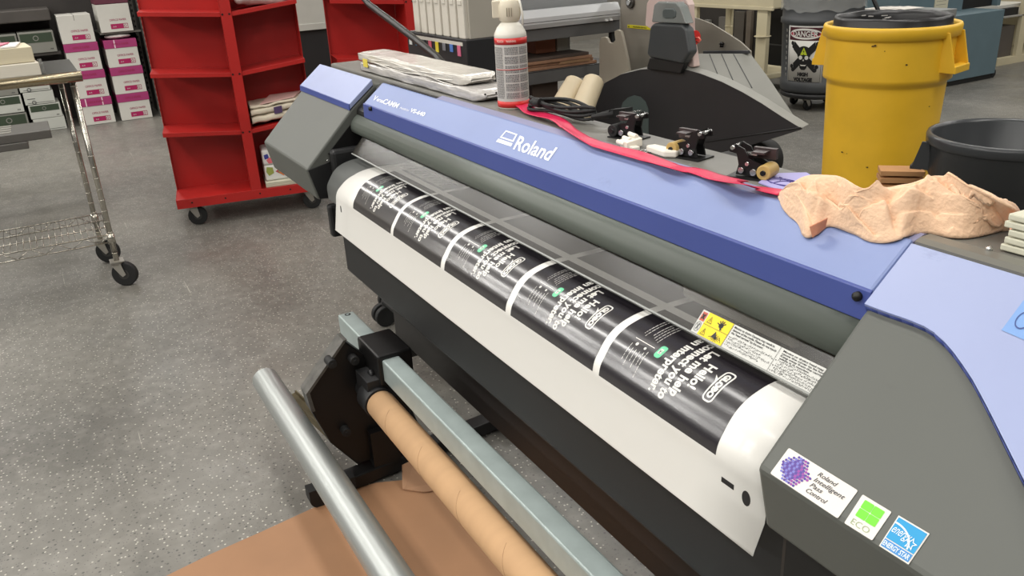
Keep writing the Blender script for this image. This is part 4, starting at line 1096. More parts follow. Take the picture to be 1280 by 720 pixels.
for lx, ly in legs:
    mb = MB().cyl((lx, ly, .115), (lx, ly, TZ-.02), .0125, seg=20)
    z = .16
    while z < TZ-.05: mb.lathe([(.0124,z),(.0136,z+.001),(.0136,z+.0025),(.0124,z+.0035)], (lx, ly, 0), 16); z += .0508
    leg = obj('leg', mb, m_chr, tab); WL[leg] = WL[tab]
    caster(tab, lx, ly, r=.058, w=.03, top=.125, dx=.012, dy=.022)
sz = P(127, 300, X=tx).z; print('shelf z', sz, TZ)
fr = MB(); x0_, x1_ = tx-.41, tx; y1_, y0_ = ty, ty-1.1
for zz in (sz+.018, sz-.018):
    fr.tube([(x0_,y0_,zz),(x0_,y1_,zz)], .0032, 6); fr.tube([(x1_,y0_,zz),(x1_,y1_,zz)], .0032, 6); fr.tube([(x0_,y1_,zz),(x1_,y1_,zz)], .0032, 6)
for X_ in (x0_, x1_):
    n_ = 20
    for k in range(n_):
        ya = y0_+(y1_-y0_)*k/n_; yb = y0_+(y1_-y0_)*(k+1)/n_
        fr.tube([(X_, ya, sz-.018), (X_, yb, sz+.018)] if k % 2 else [(X_, ya, sz+.018), (X_, yb, sz-.018)], .0022, 5)
for k in range(8):
    xa = x0_+.41*k/8; xb = x0_+.41*(k+1)/8
    fr.tube([(xa, y1_, sz-.018), (xb, y1_, sz+.018)] if k % 2 else [(xa, y1_, sz+.018), (xb, y1_, sz-.018)], .0022, 5)
shf = obj('wire_shelf', fr, m_chr, tab); WL[shf] = WL[tab]
fr = MB()
for k in range(42): yy = y0_+.01+k*(y1_-y0_-.02)/41; fr.tube([(x0_, yy, sz+.021), (x1_, yy, sz+.021)], .0019, 5)
for xx in (x0_+.13, x0_+.27): fr.tube([(xx, y0_, sz+.017), (xx, y1_, sz+.017)], .0028, 6)
obj('deck_wire', fr, m_chr, shf, kind='stuff')
for lx, ly in legs: obj('collar', MB().cyl((lx, ly, sz-.026), (lx, ly, sz+.024), .0175, .0155, seg=20), m_chr, tab)
# papers on the table
for i, (z, h, c, px1, px0, d) in enumerate(((0, .052, (206,200,186), 49, 0, .0), (.0535, .062, (196,186,160), 45, 0, .02))):
    q1 = P(px1, 80, X=TX1-.06); 
    mb = MB().prism([(TX1-.05-d, q1.y, TZ+.001+z), (TX1-.33, q1.y-.02, TZ+.001+z), (TX1-.33, q1.y-.45, TZ+.001+z), (TX1-.05-d, q1.y-.43, TZ+.001+z)], (0,0,h))
    g = empty('sheet_stack', (TX1-.2, q1.y-.2, TZ+z), ('lower ream of off-white paper on the stainless table', 'upper ream of cream paper on the stainless table')[i], 'paper stack', 'paper reams on the table')
    obj('sheets', mb, mat('ream_%d' % i, c, .7, var=.04, scale=30, stretch=(.2,.2,8)), g, bev=.003)
q = P(18, 53, X=-4.2); zt = TZ+.118
mb = MB().prism([(TX1-.08, q.y+.0, zt), (TX1-.30, q.y+.02, zt), (TX1-.30, q.y-.3, zt), (TX1-.08, q.y-.3, zt)], (0,0,.006)); obj('loose_sheets', mb, mat('sheet_white', (226,222,216), .7), None, label='loose white sheets lying on top of the cream ream', cat='sheets')
mb = MB().prism([(TX1-.09, q.y-.06, zt+.008), (TX1-.24, q.y-.02, zt+.008), (TX1-.28, q.y-.2, zt+.008), (TX1-.12, q.y-.22, zt+.008)], (0,0,.004)); obj('pink_slip', mb, mat('slip_pink', (206,120,140), .7), None, label='pink paper slip on the white sheets at the left edge', cat='paper slip')
mb = MB().box(TX1-.30, TX1-.07, P(54,80,X=TX1-.06).y-.016, P(54,80,X=TX1-.06).y, TZ+.001, TZ+.045); obj('clear_tray', mb, mat('tray_clear', (150,150,146), .25, alpha=.5), None, bev=.002, label='small clear plastic tray beside the paper reams', cat='tray')
# grey tray unit behind the legs
q0 = P(2, 176, X=-5.6); q1 = P(64, 166, X=-5.6)
g = empty('grey_tray_stand', (-5.7, q0.y, 0), 'low grey stepped tray stand behind the wire table legs', 'stand')
zt = q1.z+.02
mb = MB().box(-5.95, -5.6, q1.y-.8, q1.y, zt-.05, zt); mb.box(-5.95, -5.585, q1.y-.8, q1.y-.13, zt-.09, zt-.05)
tr = obj('tray', mb, mat('tray_grey', (96,94,90), .4, .2), g, bev=.004)
mb = MB()
for k in range(4): mb.box(-5.93+.08*k, -5.90+.08*k, q1.y-.6, q1.y-.20, zt, zt+.004)
obj('rail', mb, mat('tray_rail', (150,148,140), .35), g)
mb = MB().box(-5.93, -5.9, q1.y-.78, q1.y-.75, 0, zt-.09); mb.box(-5.65, -5.62, q1.y-.78, q1.y-.75, 0, zt-.09); mb.box(-5.93, -5.62, q1.y-.78, q1.y-.75, .0, .03); obj('support', mb, m_dark, g)

# ================================================================== RACK WITH PAPER CARTONS
RX = -8.88
m_gal = mat('galvanised_post', (112,110,104), .45, .4, var=.1)
rack = empty('storage_rack', (RX-.3, .2, 0), 'dark steel storage rack with perforated post behind the cartons', 'rack')
yp = 1.005
for x_, y_, w_ in ((RX+.03, yp, .045), (RX-.55, yp, .045), (RX+.03, -1.6, .045)):
    mb = MB().box(x_-.003, x_, y_, y_+w_, 0, 2.2); mb.box(x_-.045, x_, y_, y_+.003, 0, 2.2)
    po = obj('post', mb, m_gal, rack); WL[po] = WL[rack]
    mb = MB()
    for k in range(24): mb.box(x_-.001, x_+.001, y_+.006, y_+.018, .05+k*.05, .072+k*.05)
    obj('post_hole', mb, m_blk, po, kind='stuff')
mb = MB().box(RX-.60, RX-.595, -1.6, 1.04, 0, 2.2); obj('back_sheet', mb, mat('rack_back', (52,48,45), .7, var=.15), rack)
mb = MB().box(RX-.60, RX-.02, yp+.03, yp+.034, 0, 2.2); obj('side_sheet', mb, mat('rack_side', (70,68,64), .6), rack)
SZ = P(140, 36, X=RX).z
mb = MB().box(RX-.58, RX-.02, .645, 1.0, .795, .81); obj('shelf', mb, m_gal, rack)
mb = MB().box(RX-.58, RX-.02, -1.6, .29, .665, .69); obj('shelf', mb, mat('shelf_dark', (66,62,58), .5, .2), rack)
mb = MB().box(RX-.58, RX-.10, -1.6, .28, .955, 1.06); obj('upper_tray', mb, mat('tray_dark', (74,70,66), .5, .2, var=.1), rack, bev=.01)
m_cw = mat('carton_white', (196,194,186), .65, var=.04)
m_cm = mat('carton_magenta', (156,48,104), .55, var=.05)
m_cmd = mat('carton_dark_magenta', (150,34,80), .55)
def carton(y0, z0, w, h, lid, label, shade=0, tape=0):
    D_ = .40; x = RX
    g = empty('paper_carton', (x-D_/2, y0+w/2, z0), label, 'carton', 'pink and white paper cartons on the rack')
    hb = h*.70 if lid else h
    mb = MB().box(x-D_, x, y0+.004, y0+w-.004, z0, z0+hb); obj('body', mb, m_cw, g, bev=.003)
    if lid:
        mb = MB().box(x-D_-.003, x+.004, y0, y0+w, z0+hb, z0+h); ld = obj('lid', mb, m_cm, g, bev=.003)
        mb = MB(); text(mb, 'OFFICE PAPER', lambda a, b: Vector((x+.0055, y0+w/2+a, z0+b)), 0, hb+(h-hb)/2, w=w*.5, cap=.026, bold=.02); obj('lid_lettering', mb, m_cmd, ld)
        if tape:
            mb = MB()
            for t_ in tape: mb.box(x+.004, x+.0052, y0+w*t_-.005, y0+w*t_+.005, z0+hb, z0+h)
            obj('strap', mb, mat('strap_pale', (226,196,206), .4), g)
    zz = z0+h*.22
    F_ = lambda a, b: Vector((x+.001, y0+a, z0+b))
    mb = MB(); text(mb, 'OFFICE PAPER', F_, w*.58, h*.43, w=w*.50, cap=.026, bold=.01); obj('lettering', mb, m_cmd, g)
    mb = MB().map2d(rect(w*.33, w*.70, h*.11, h*.29), F_); obj('colour_block', mb, mat('carton_block', (158,20,82), .5), g)
    mb = MB().map2d(ringp([(w*.70,h*.11),(w*.85,h*.11),(w*.85,h*.29),(w*.70,h*.29)], [(w*.715,h*.13),(w*.835,h*.13),(w*.835,h*.27),(w*.715,h*.27)]), F_); mb.map2d(ring(w*.765, h*.195, .012, .004, 12), F_)
    F2 = lambda a, b: Vector((x+.002, y0+a, z0+b)); obj('block_frame', mb, m_cmd, g)
    if not lid and z0 < .8: obj('flap_gap', MB().box(x-.39, x+.001, y0+w/2-.0015, y0+w/2+.0015, z0+h-.05, z0+h+.001), m_dark, g)
    mb = MB(); text(mb, 'A4', F2, w*.44, h*.19, w=w*.10, cap=.018); obj('block_lettering', mb, m_cw, g)
ord_ = ('bottom', 'second from bottom', 'third from bottom', 'top')
for k in range(4):
    carton(.328-.004*k, .002+.2475*k, .285, .245, k < 3, ('lidded pink and white paper carton, %s of the left stack' if k < 3 else 'white paper carton without a lid, %s of the left stack') % ord_[k], tape=((.22,.72) if k == 0 else None))
    if k < 3: carton(.66-.003*k, .002+.2475*k, .285, .245, True, 'lidded pink and white paper carton, %s of the right stack' % ('bottom', 'middle', 'top')[k], tape=((.32,) if k == 2 else None))
carton(.655, .812, .285, .245, False, 'white paper carton on the rack shelf above the crumpled wrapper', 0)
g = empty('maroon_carton', (RX-.2, .8, 1.06), 'dark maroon carton at the top of the rack beside the post', 'carton')
obj('carton', MB().box(RX-.4, RX, .655, .94, 1.06, 1.30), mat('maroon', (88,34,52), .6), g, bev=.004)
wq = P(142, 45, X=RX)
def crum(s, t):
    a = 2*PI*t; return Vector((RX-.10+.09*math.cos(a)*math.sin(PI*s), .795+.115*math.sin(a)*math.sin(PI*s)**.5, .7485+.021-.021*math.cos(PI*s)+.006*noise.noise(Vector((s*9, math.cos(a)*4, math.sin(a)*4)))))
obj('crumpled_wrapper', MB().grid(crum, lin(0.001, .999, 18), lin(0, 1, 36)), mat('wrapper_pale', (206,196,192), .4, var=.15, scale=30, bump=.5, bscale=60), None, label='crumpled pale paper wrapper on the right carton stack', cat='wrapper')
# reams with green bands
m_gb = mat('ream_green', (44,58,40), .6, var=.1); m_gw = mat('ream_paper', (176,178,170), .6, var=.04); m_gd = mat('ream_grey', (120,120,112), .6)  # plain grey used for the dark cartons and the emblems
def ream(y0, z0, w, h, kind, label):
    g = empty('ream_carton', (RX-.15, y0+w/2, z0), label, 'carton', 'green banded paper cartons on the rack'); x = RX
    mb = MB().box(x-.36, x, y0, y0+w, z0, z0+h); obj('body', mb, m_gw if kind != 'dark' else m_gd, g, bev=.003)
    F_ = lambda a, b: Vector((x+.001, y0+a, z0+b)); F2 = lambda a, b: Vector((x+.002, y0+a, z0+b))
    if kind in ('green', 'dark'):
        obj('green_band', MB().map2d(rect(w*.05, w*.95, h*.50, h*.94), F_), m_gb, g)
        obj('emblem', MB().map2d(ring(w*.48, h*.71, h*.13, h*.04, 18), F2), m_gd, g)
        mb = MB(); text(mb, 'A4', F_, w*.86, h*.16, w=w*.09, cap=.018, bold=.02); obj('size_mark', mb, m_inkd, g)
    else:
        mb = MB().map2d(rect(w*.10, w*.36, h*.44, h*.49), F_); mb.map2d(rect(w*.10, w*.95, h*.12, h*.15), F_); mb.map2d(ring(w*.30, h*.16, h*.16, h*.05, 18), F2); obj('band_line', mb, m_inkd, g)
sh = .691
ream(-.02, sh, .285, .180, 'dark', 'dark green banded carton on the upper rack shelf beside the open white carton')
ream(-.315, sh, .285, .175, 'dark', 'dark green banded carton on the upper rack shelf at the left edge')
ream(-.115, .365, .245, .110, 'white', 'white ream carton, upper of the two behind the table leg')
ream(-.100, .250, .245, .110, 'white', 'white ream carton, lower of the two behind the table leg')
ream(-.085, .120, .26, .125, 'green', 'green banded carton under the two white ream cartons')
ream(-.075, .002, .26, .115, 'white', 'white ream carton on the floor below the green banded carton')
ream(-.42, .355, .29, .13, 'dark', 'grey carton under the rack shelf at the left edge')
ream(-.41, .20, .29, .15, 'green', 'green banded carton, middle of the leftmost stack')
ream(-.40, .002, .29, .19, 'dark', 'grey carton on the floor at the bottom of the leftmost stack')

# ================================================================== BINS
m_by = mat('bin_yellow', (232,184,44), .45, var=.07, scale=5)
m_bg = mat('bin_grey', (58,60,62), .5, var=.08)
def bin_body(root, x, y, R, zr, zb, m, rimw=.016, collar=.25, handle=None):
    k = lambda z: R*(.86+.14*(z-zb)/(zr-zb))
    prof = [(0,zb),(k(zb)*.97,zb),(k(zb),zb+.02)]+[(k(zb)*(1-q_)+k(zr-collar)*.965*q_, zb+.02+(zr-collar-.026-zb)*q_) for q_ in (.1,.25,.4,.55,.7,.85,.95,1)]+[(k(zr-collar)*1.035,zr-collar+.004),(k(zr-collar)*1.037,zr-collar+.02),(R*.982,zr-.12),(R*.986,zr-.066),(R*.985,zr-.060),(R*1.0,zr-.056),(R*1.04,zr-.052),(R*1.045,zr-.010),(R*1.03,zr),(R*1.0,zr+.002),(R*.965,zr-.008),(k(zb+.1)*.96,zb+.06),(0,zb+.03)]
    b = obj('body', MB().lathe([(r, z) for r, z in prof], (x, y, 0), 72), m, root); WL[b] = WL[root]
    if handle is not None:
        for a in handle:
            d = Vector((math.cos(a), math.sin(a), 0)); t = Vector((-d.y, d.x, 0)); mb = MB()
            for s in (-1, 1):
                p = [Vector((x,y,0))+d*(R*.95)+t*s*.075+Vector((0,0,zr-.030)), Vector((x,y,0))+d*(R*1.04)+t*s*.075+Vector((0,0,zr-.030)), Vector((x,y,0))+d*(R*1.18)+t*s*.07+Vector((0,0,zr-.185)), Vector((x,y,0))+d*(R*1.15)+t*s*.07+Vector((0,0,zr-.205)), Vector((x,y,0))+d*(R*.92)+t*s*.07+Vector((0,0,zr-.205))]
                mb.prism(p, t*s*.008)
            c = Vector((x,y,0))+d*(R*1.11)+Vector((0,0,zr-.19)); mb.obox(c, d*.024, t*.078, (0,0,.016))
            obj('handle', mb, m, root, bev=.003)
yb = Vector((-2.72, 3.58, 0)); RY, ZY = .29, .955
g = empty('yellow_bin', yb, 'large round yellow plastic bin lined with a black bag', 'bin')
side = math.atan2(AY.x, AX.x)
bin_body(g, yb.x, yb.y, RY, ZY, .16, m_by, handle=(math.radians(13), math.radians(194)))
mb = MB(); random.seed(5)
for px, py in ((1091,58),(1094,57),(1106,64),(1133,81),(1161,133),(1053,190),(1059,192),(1084,209)):
    v = P(px, py, Y=yb.y-.2); dv = Vector((v.x, v.y, 0))-Vector((0,0,0))
    r_ = ray(px, py); ox, oy = 0-yb.x, 0-yb.y; a_ = r_.x**2+r_.y**2; b_ = 2*(ox*r_.x+oy*r_.y)
    rad = RY*.97
    for _ in range(6):
        c_ = ox*ox+oy*oy-rad*rad; D_ = b_*b_-4*a_*c_
        if D_ < 0: break
        s_ = (-b_-math.sqrt(D_))/(2*a_); z_ = H+r_.z*s_; rad = RY*(.86+.14*(z_-.16)/(ZY-.16))*(1.0 if z_ < ZY-.22 else 1.012)
    if D_ < 0: continue
    hit = Vector((r_.x*s_, r_.y*s_, z_)); nn = Vector((hit.x-yb.x, hit.y-yb.y, 0)).normalized()
    tt = Vector((-nn.y, nn.x, 0)); q_ = random.uniform(.003,.007)
    mb.add([hit+nn*.003+tt*q_*math.cos(a)+Vector((0,0,q_*.7*math.sin(a)))*random.uniform(.6,1.2) for a in lin(0, 2*PI, 8)[:-1]], [tuple(range(7))])
obj('scuff', mb, mat('scuff_dark', (70,52,20), .8), g, kind='stuff')
mb = MB().lathe([(RY*.70,.60),(RY*.80,ZY-.03),(RY*.80,ZY+.012),(RY*.83,ZY+.032),(RY*.87,ZY+.036),(RY*.895,ZY+.022),(RY*.895,ZY-.004),(RY*.93,ZY-.018),(RY*.955,ZY-.03)], yb, 64); mb.lathe([(RY*.72,.62),(0,.60)], yb, 64)
for v in mb.v: v.z += .006*noise.noise(Vector((v.x*12, v.y*12, v.z*9)))
lin_ = empty('black_bin_liner', yb+Vector((0,0,ZY)), 'black plastic bag lining the yellow bin', 'bin liner'); obj('bag', mb, mat('liner_black', (20,19,21), .38, var=.1, bump=.1, bscale=20), lin_)
mb = MB()
for px, py in ((1082,20),(1087,21),(1104,25),(1109,23),(1113,22),(1106,20)):
    v = P(px, py, Z=ZY+.02); mb.prism([v+Vector((random.uniform(-.014,.014), random.uniform(-.014,.014), 0)) for _ in range(3)], (0,0,.004))
obj('pale_scrap', mb, mat('scrap_pale', (190,186,180), .5), lin_, kind='stuff')
mb = MB().lathe([(0,.085),(.24,.085),(.25,.10),(.25,.15),(0,.158)], yb, 40); dl = empty('bin_dolly', yb, 'black round dolly under the yellow bin', 'dolly', 'round dollies'); obj('platform', mb, m_dark, dl)
for a in (45, 135, 225, 315): caster(dl, yb.x+.18*math.cos(math.radians(a)), yb.y+.18*math.sin(math.radians(a)), r=.035, w=.022, top=.088)
# near grey bin
gb = Vector((-1.82, 3.15, 0)); g = empty('grey_bin', gb, 'round dark grey empty bin at the right edge behind the peach cloth', 'bin')
R_, Z_ = .2735, .637
prof = [(0,.0),(R_*.80,.0),(R_*.82,.02),(R_*.955,Z_-.16),(R_*.975,Z_-.158),(R_*.985,Z_-.045),(R_*1.0,Z_-.043),(R_*1.05,Z_-.036),(R_*1.055,Z_-.010),(R_*1.04,Z_),(R_*1.0,Z_+.002),(R_*.97,Z_-.012),(R_*.83,.04),(0,.03)]
b_o = obj('body', MB().lathe(prof, gb, 80), mat('bin_charcoal', (58,60,62), .3, var=.06, scale=3), g)
for a in (math.radians(205), math.radians(25)):
    d = Vector((math.cos(a), math.sin(a), 0)); t = Vector((-d.y, d.x, 0)); mb = MB()
    for s in (-1, 1):
        p = [gb+d*(R_*.95)+t*s*.08+Vector((0,0,Z_-.038)), gb+d*(R_*1.05)+t*s*.08+Vector((0,0,Z_-.038)), gb+d*(R_*1.16)+t*s*.07+Vector((0,0,Z_-.145)), gb+d*(R_*.90)+t*s*.07+Vector((0,0,Z_-.155))]
        mb.prism(p, t*s*.007)
    mb.obox(gb+d*R_*1.10+Vector((0,0,Z_-.145)), d*.022, t*.075, (0,0,.008)); mb.obox(gb+d*R_*1.08+Vector((0,0,Z_-.095)), d*.003, t*.073, Vector((0,0,.05))+d*-.015)
    obj('handle', mb, mat('bin_charcoal', (52,53,56), .38), g, bev=.002)
# flattened cartons between the bins
FL0 = P(1101, 214, Y=3.02); FL1 = P(1157, 215, Z=FL0.z)
for k in range(3):
    a = FL0+Vector((.006*k, -.004*k, -.030*k)); b = Vector((FL1.x, FL1.y, a.z))
    dd = (b-a).normalized(); nn = Vector((-dd.y, dd.x, 0)); nn = nn if nn.y > 0 else -nn
    mb = MB().prism([a, b, b+nn*.10, a+nn*.10], (0,0,-.020))
    obj('flat_carton', mb, mat('carton_brown', (186,138,92), .75, var=.1), None, bev=.001, label='flattened brown carton against the yellow bin, %s of three' % ('top', 'middle', 'bottom')[k], cat='flat carton', group='flattened cartons between the bins')
a = FL0+dd*.03+nn*.01; b = FL1-dd*.02+nn*.01; a.z = b.z = 0
mb = MB().prism([a, b, b+nn*.08, a+nn*.08], (0,0,FL0.z-.085)); obj('carton_pile_box', mb, mat('carton_brown', (186,138,92), .75), None, bev=.002, label='brown box under the flattened cartons between the bins', cat='box')

# danger bin
db = Vector((-4.62, 5.62, 0)); RD = .31
kx_ = P(1036, 30, Y=5.45)
cxp = P(1036, 90, Y=5.40); db = P(1025, 60, Y=5.62); db.z = 0
g = empty('danger_bin', db, 'dark grey round bin with a danger high voltage sign, behind the yellow bin', 'bin')
ZD = P(1036, 31, Y=5.40).z
prof = [(0,.15),(RD*.93,.15),(RD*.95,.17),(RD*.955,.235),(RD*.93,.24),(RD*.985,ZD-.01),(RD*1.03,ZD),(RD*1.03,ZD+.035),(RD*1.0,ZD+.04),(RD*.985,ZD+.16),(RD*1.02,ZD+.17),(RD*1.02,ZD+.20),(RD*.97,ZD+.20),(RD*.93,ZD+.16),(RD*.88,.2),(0,.18)]
obj('body', MB().lathe(prof, db, 64), m_bg, g)
vd = math.atan2(-db.y, -db.x)
SW, SH = .315, ZD-.018-.225
so_ = P(1027, 80, Y=5.40); aoff = vd-.40
def onbin(x, y, o=.003):                    # x to the right seen from the front, y up from .23
    z = .232+y; r = RD*(.93+.055*(z-.24)/(ZD-.25))+o; a = aoff+x/RD
    return db+Vector((math.cos(a)*r, math.sin(a)*r, z))
sg = obj('danger_sign', MB().grid(lambda x, y: onbin(x, y, .003), lin(-SW/2, SW/2, 24), [0, SH]), mat('sign_white', (214,212,206), .45, var=.02), g, solid=.001, label='white danger sign with skull and crossbones'); WL[sg] = WL[g]
W2_, H2_ = SW/2*.93, SH
F_ = lambda x, y: onbin(x*W2_, y*H2_, .0048); F2 = lambda x, y: onbin(x*W2_, y*H2_, .0062); F3 = lambda x, y: onbin(x*W2_, y*H2_, .0074); F4 = lambda x, y: onbin(x*W2_, y*H2_, .0086)
mb = MB()
hd = dens(rrect(-.96, .96, .75, .975, .02), .12); xs_ = lin(-.96, .96, 20)
mb.grid(lambda x, y: F_(x, y), xs_, [.75, .975]); obj('header', mb, mat('sign_maroon', (70,22,32), .5), sg)
mb = MB().map2d(disc(0, .8625, .90, 36, ry=.095), F2); obj('oval', mb, mat('sign_red', (176,32,62), .5), sg)
mb = MB().map2d(ring(0, .8625, .90, .035, 36, ry=.095), F3); text(mb, 'DANGER', F3, 0, .8625, w=1.42, cap=.135, bold=.02); obj('header_lettering', mb, mat('sign_white', (214,212,206), .45), sg)
m_sk = mat('sign_black', (20,19,20), .5)
mb = MB()
for s in (-1, 1):                           # crossed bones
    mb.map2d(line2(-.62*s, .27, .62*s, .66, .16, 6), F2)
    for ex, ey in ((-.64*s, .262), (.62*s, .668)):
        mb.map2d(disc(ex-.10*(1 if ex > 0 else -1)*-1, ey+.028, .105, 14, ry=.038), F2); mb.map2d(disc(ex+.02*(1 if ex > 0 else -1), ey-.030*(1 if ey > .5 else 1), .105, 14, ry=.038), F2)
mb.map2d(disc(0, .53, .40, 28, ry=.125), F2); mb.map2d(poly([(-.30,.47),(.30,.47),(.24,.37),(.20,.335),(-.20,.335),(-.24,.37)]), F2)
mb.map2d(poly([(-.24,.34),(.24,.34),(.20,.27),(.10,.235),(-.10,.235),(-.20,.27)]), F2)
obj('skull', mb, m_sk, sg)
mb = MB(); mb.map2d(disc(-.17, .452, .105, 16, ry=.036), F3); mb.map2d(disc(.17, .452, .105, 16, ry=.036), F3); mb.map2d(poly([(-.05,.395),(.05,.395),(0,.43)]), F3)
mb.map2d(poly([(-.20,.345),(-.13,.305),(.13,.305),(.20,.345),(.15,.325),(-.15,.325)]), F3)
mb.map2d(ringp([(-.26,.30),(-.24,.335),(.24,.335),(.26,.30),(.18,.262),(-.18,.262)], [(-.20,.30),(-.17,.318),(.17,.318),(.20,.30),(.14,.278),(-.14,.278)]), F3) if False else None
obj('skull_opening', mb, mat('sign_white', (214,212,206), .45), sg)
mb = MB().map2d(poly([(-.20,.50),(.20,.50),(0,.63)]), F3); obj('hazard_triangle', mb, mat('sign_lime', (190,206,50), .5), sg)
mb = MB().map2d(poly([(.02,.60),(-.05,.555),(.0,.555),(-.03,.515),(.05,.565),(.0,.565)]), F4); mb2 = mb
obj('bolt', mb2, m_sk, sg)
mb = MB(); text(mb, 'HIGH', F2, 0, .155, w=.62, cap=.085, bold=.07); text(mb, 'VOLTAGE', F2, 0, .062, w=1.12, cap=.085, bold=.07); obj('sign_lettering', mb, m_sk, sg)
mb = MB(); 
for x in (-1.0, 1.0): mb.map2d(line2(x*.97, .02, x*.97, .98, .012, 2), F_)
mb.map2d(line2(-.97,.02,.97,.02,.006,10), F_); obj('sign_border', mb, m_sk, sg)
mb = MB()                                   # column of pale marks beside the sign
for k in range(9):
    y = .10+k*.098; xx = -SW/2-.030
    for q in range(3): mb.map2d(rect(xx+random.uniform(-.012,0), xx+random.uniform(.004,.014), y*SH+q*.008, y*SH+q*.008+.0045), lambda a, b: onbin(a, b, .003))
obj('side_marking', mb, mat('mark_pale', (160,158,152), .6), g, kind='stuff')
mb = MB().lathe([(0,.10),(.27,.10),(.285,.11),(.285,.14),(0,.148)], db, 40); dl = empty('bin_dolly', db, 'black round dolly under the danger sign bin', 'dolly', 'round dollies'); obj('platform', mb, m_dark, dl)
for a in (20, 110, 200, 290): caster(dl, db.x+.20*math.cos(math.radians(a)), db.y+.20*math.sin(math.radians(a)), r=.042, w=.024, top=.102)
m_film = mat('clear_bag', (196,198,196), .18, var=.1, alpha=.35, bump=.8, bscale=14)
def bagf(s, t):
    a = 2*PI*t; r = RD*(1.045+.012*noise.noise(Vector((math.cos(a)*5, math.sin(a)*5, s*3)))); dr = .05+.05*noise.noise(Vector((math.cos(a)*3, math.sin(a)*3, 1)))
    if s < .6: return db+Vector((math.cos(a)*r, math.sin(a)*r, ZD+.205-(1-s/.6)*(dr+.05)))
    q = (s-.6)/.4; return db+Vector((math.cos(a)*r*(1-.16*q), math.sin(a)*r*(1-.16*q), ZD+.207+.02*math.sin(q*PI)-.10*q*q))
bl = empty('clear_bin_liner', db+Vector((0,0,ZD)), 'clear plastic bag folded over the rim of the danger sign bin', 'bin liner'); obj('bag', MB().grid(bagf, lin(0, 1, 14), lin(0, 1, 60)), m_film, bl)

# ================================================================== INK SUPPLY UNIT
IY = 1.30
ix1 = P(583, 50, Y=IY).x; ix0 = P(508, 38, Y=IY).x; izt = P(583, 50, Y=IY).z; iy1 = P(636, 41, X=ix1).y
print('ink', ix0, ix1, izt, iy1)
g = empty('ink_supply_unit', ((ix0+ix1)/2, (IY+iy1)/2, 0), 'black ink supply unit holding tall off-white cartridges behind the duster can', 'ink unit')
mb = MB().box(ix0, ix1, IY, iy1, .72, izt); obj('housing', mb, mat('ink_housing', (30,29,31), .5, var=.08), g, bev=.004)
mb = MB().box(ix0+.06, ix1-.06, IY+.05, iy1-.05, .04, .72); mb.box(ix0, ix1, IY-.02, iy1+.02, 0, .04); obj('pedestal', mb, m_dark, g, bev=.004)
zs0 = P(575, 63, Y=IY).z; zs1 = P(575, 57, Y=IY).z
xs0 = P(510, 50, Y=IY).x; xs1 = P(579, 60, Y=IY).x
mb = MB().box(xs0, xs1, IY-.002, IY, zs1, zs1+(zs1-zs0)*.7); obj('label_strip', mb, mat('strip_white', (196,190,180), .5), g)
for k, c in enumerate(((200,200,196),(60,150,190),(60,60,66),(200,90,110),(226,204,60),(120,120,126),(80,120,190),(200,100,130))):
    w_ = (xs1-xs0)/8; x_ = xs0+w_*(k+.3)
    mb = MB().box(x_, x_+w_*.42, IY-.003, IY-.001, zs0-(zs1-zs0)*(1.2 if k in (3,4,7) else .6), zs1); obj('colour_chip', mb, mat('chip_%d' % k, c, .5), g)
m_iv = mat('cartridge_ivory', (206,200,188), .45, var=.04)
xa = P(517, 38, Y=IY).x; n_ = 7; w_ = (ix1-.004-xa)/n_
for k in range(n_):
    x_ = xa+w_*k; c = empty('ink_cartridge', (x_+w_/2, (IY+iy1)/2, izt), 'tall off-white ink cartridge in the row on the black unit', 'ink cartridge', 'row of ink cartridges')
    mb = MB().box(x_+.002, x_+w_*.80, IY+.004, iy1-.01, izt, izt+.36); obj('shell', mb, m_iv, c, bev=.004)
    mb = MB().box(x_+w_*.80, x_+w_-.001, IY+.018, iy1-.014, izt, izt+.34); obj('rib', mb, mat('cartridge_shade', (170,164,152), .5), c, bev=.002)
    mb = MB().box(x_+w_*.16, x_+w_*.62, IY+.001, IY+.005, izt+.11, izt+.125); obj('catch', mb, m_iv, c, bev=.001)
q = [P(446,-12,Y=1.22), P(462,6,Y=1.22), P(490,27,Y=1.21), P(520,50,Y=1.20), P(545,70,Y=1.19), P(558,84,Y=1.18), P(560,100,Y=1.17)]
mb = MB().tube([q[0]+Vector((-.3,.05,.25)), q[0]+Vector((-.1,.0,.08))]+q+[q[-1]+Vector((0,0,-.1))], .0125, 12)
obj('black_hose', mb, mat('hose_black', (34,33,32), .4), None, label='thick black hose slanting down in front of the farther red cart', cat='hose')

# ================================================================== STEEL WORKBENCH WITH SHELVES
BX = -5.35
m_bs = mat('bench_steel', (96,96,96), .42, .35, var=.06)
ya = P(640, 45, X=BX).y-.25; yb2 = P(776, 35, X=BX).y-.01
def zat(px, py, X=BX): return P(px, py, X=X).z
g = empty('steel_shelf_bench', (BX-.35, (ya+yb2)/2, 0), 'grey steel bench with lower shelves behind the duster can', 'bench')
z1, z0 = zat(700, 33), zat(700, 48); mb = MB().box(BX-.02, BX, ya, yb2, z0, z1); obj('top_rail', mb, m_bs, g, bev=.003)
mb = MB().box(BX-.7, BX-.0, ya, yb2, z1-.004, z1+.001); obj('bench_top', mb, mat('bench_top_dark', (52,52,54), .4, .3), g)
z3, z2 = zat(661, 91), zat(661, 107); mb = MB().box(BX-.02, BX, ya, yb2-.03, z2, z3); obj('shelf_rail', mb, m_bs, g, bev=.003)
mb = MB().box(BX-.7, BX, ya, yb2-.03, z3-.006, z3-.001); obj('shelf', mb, mat('bench_top_dark', (52,52,54), .4, .3), g)
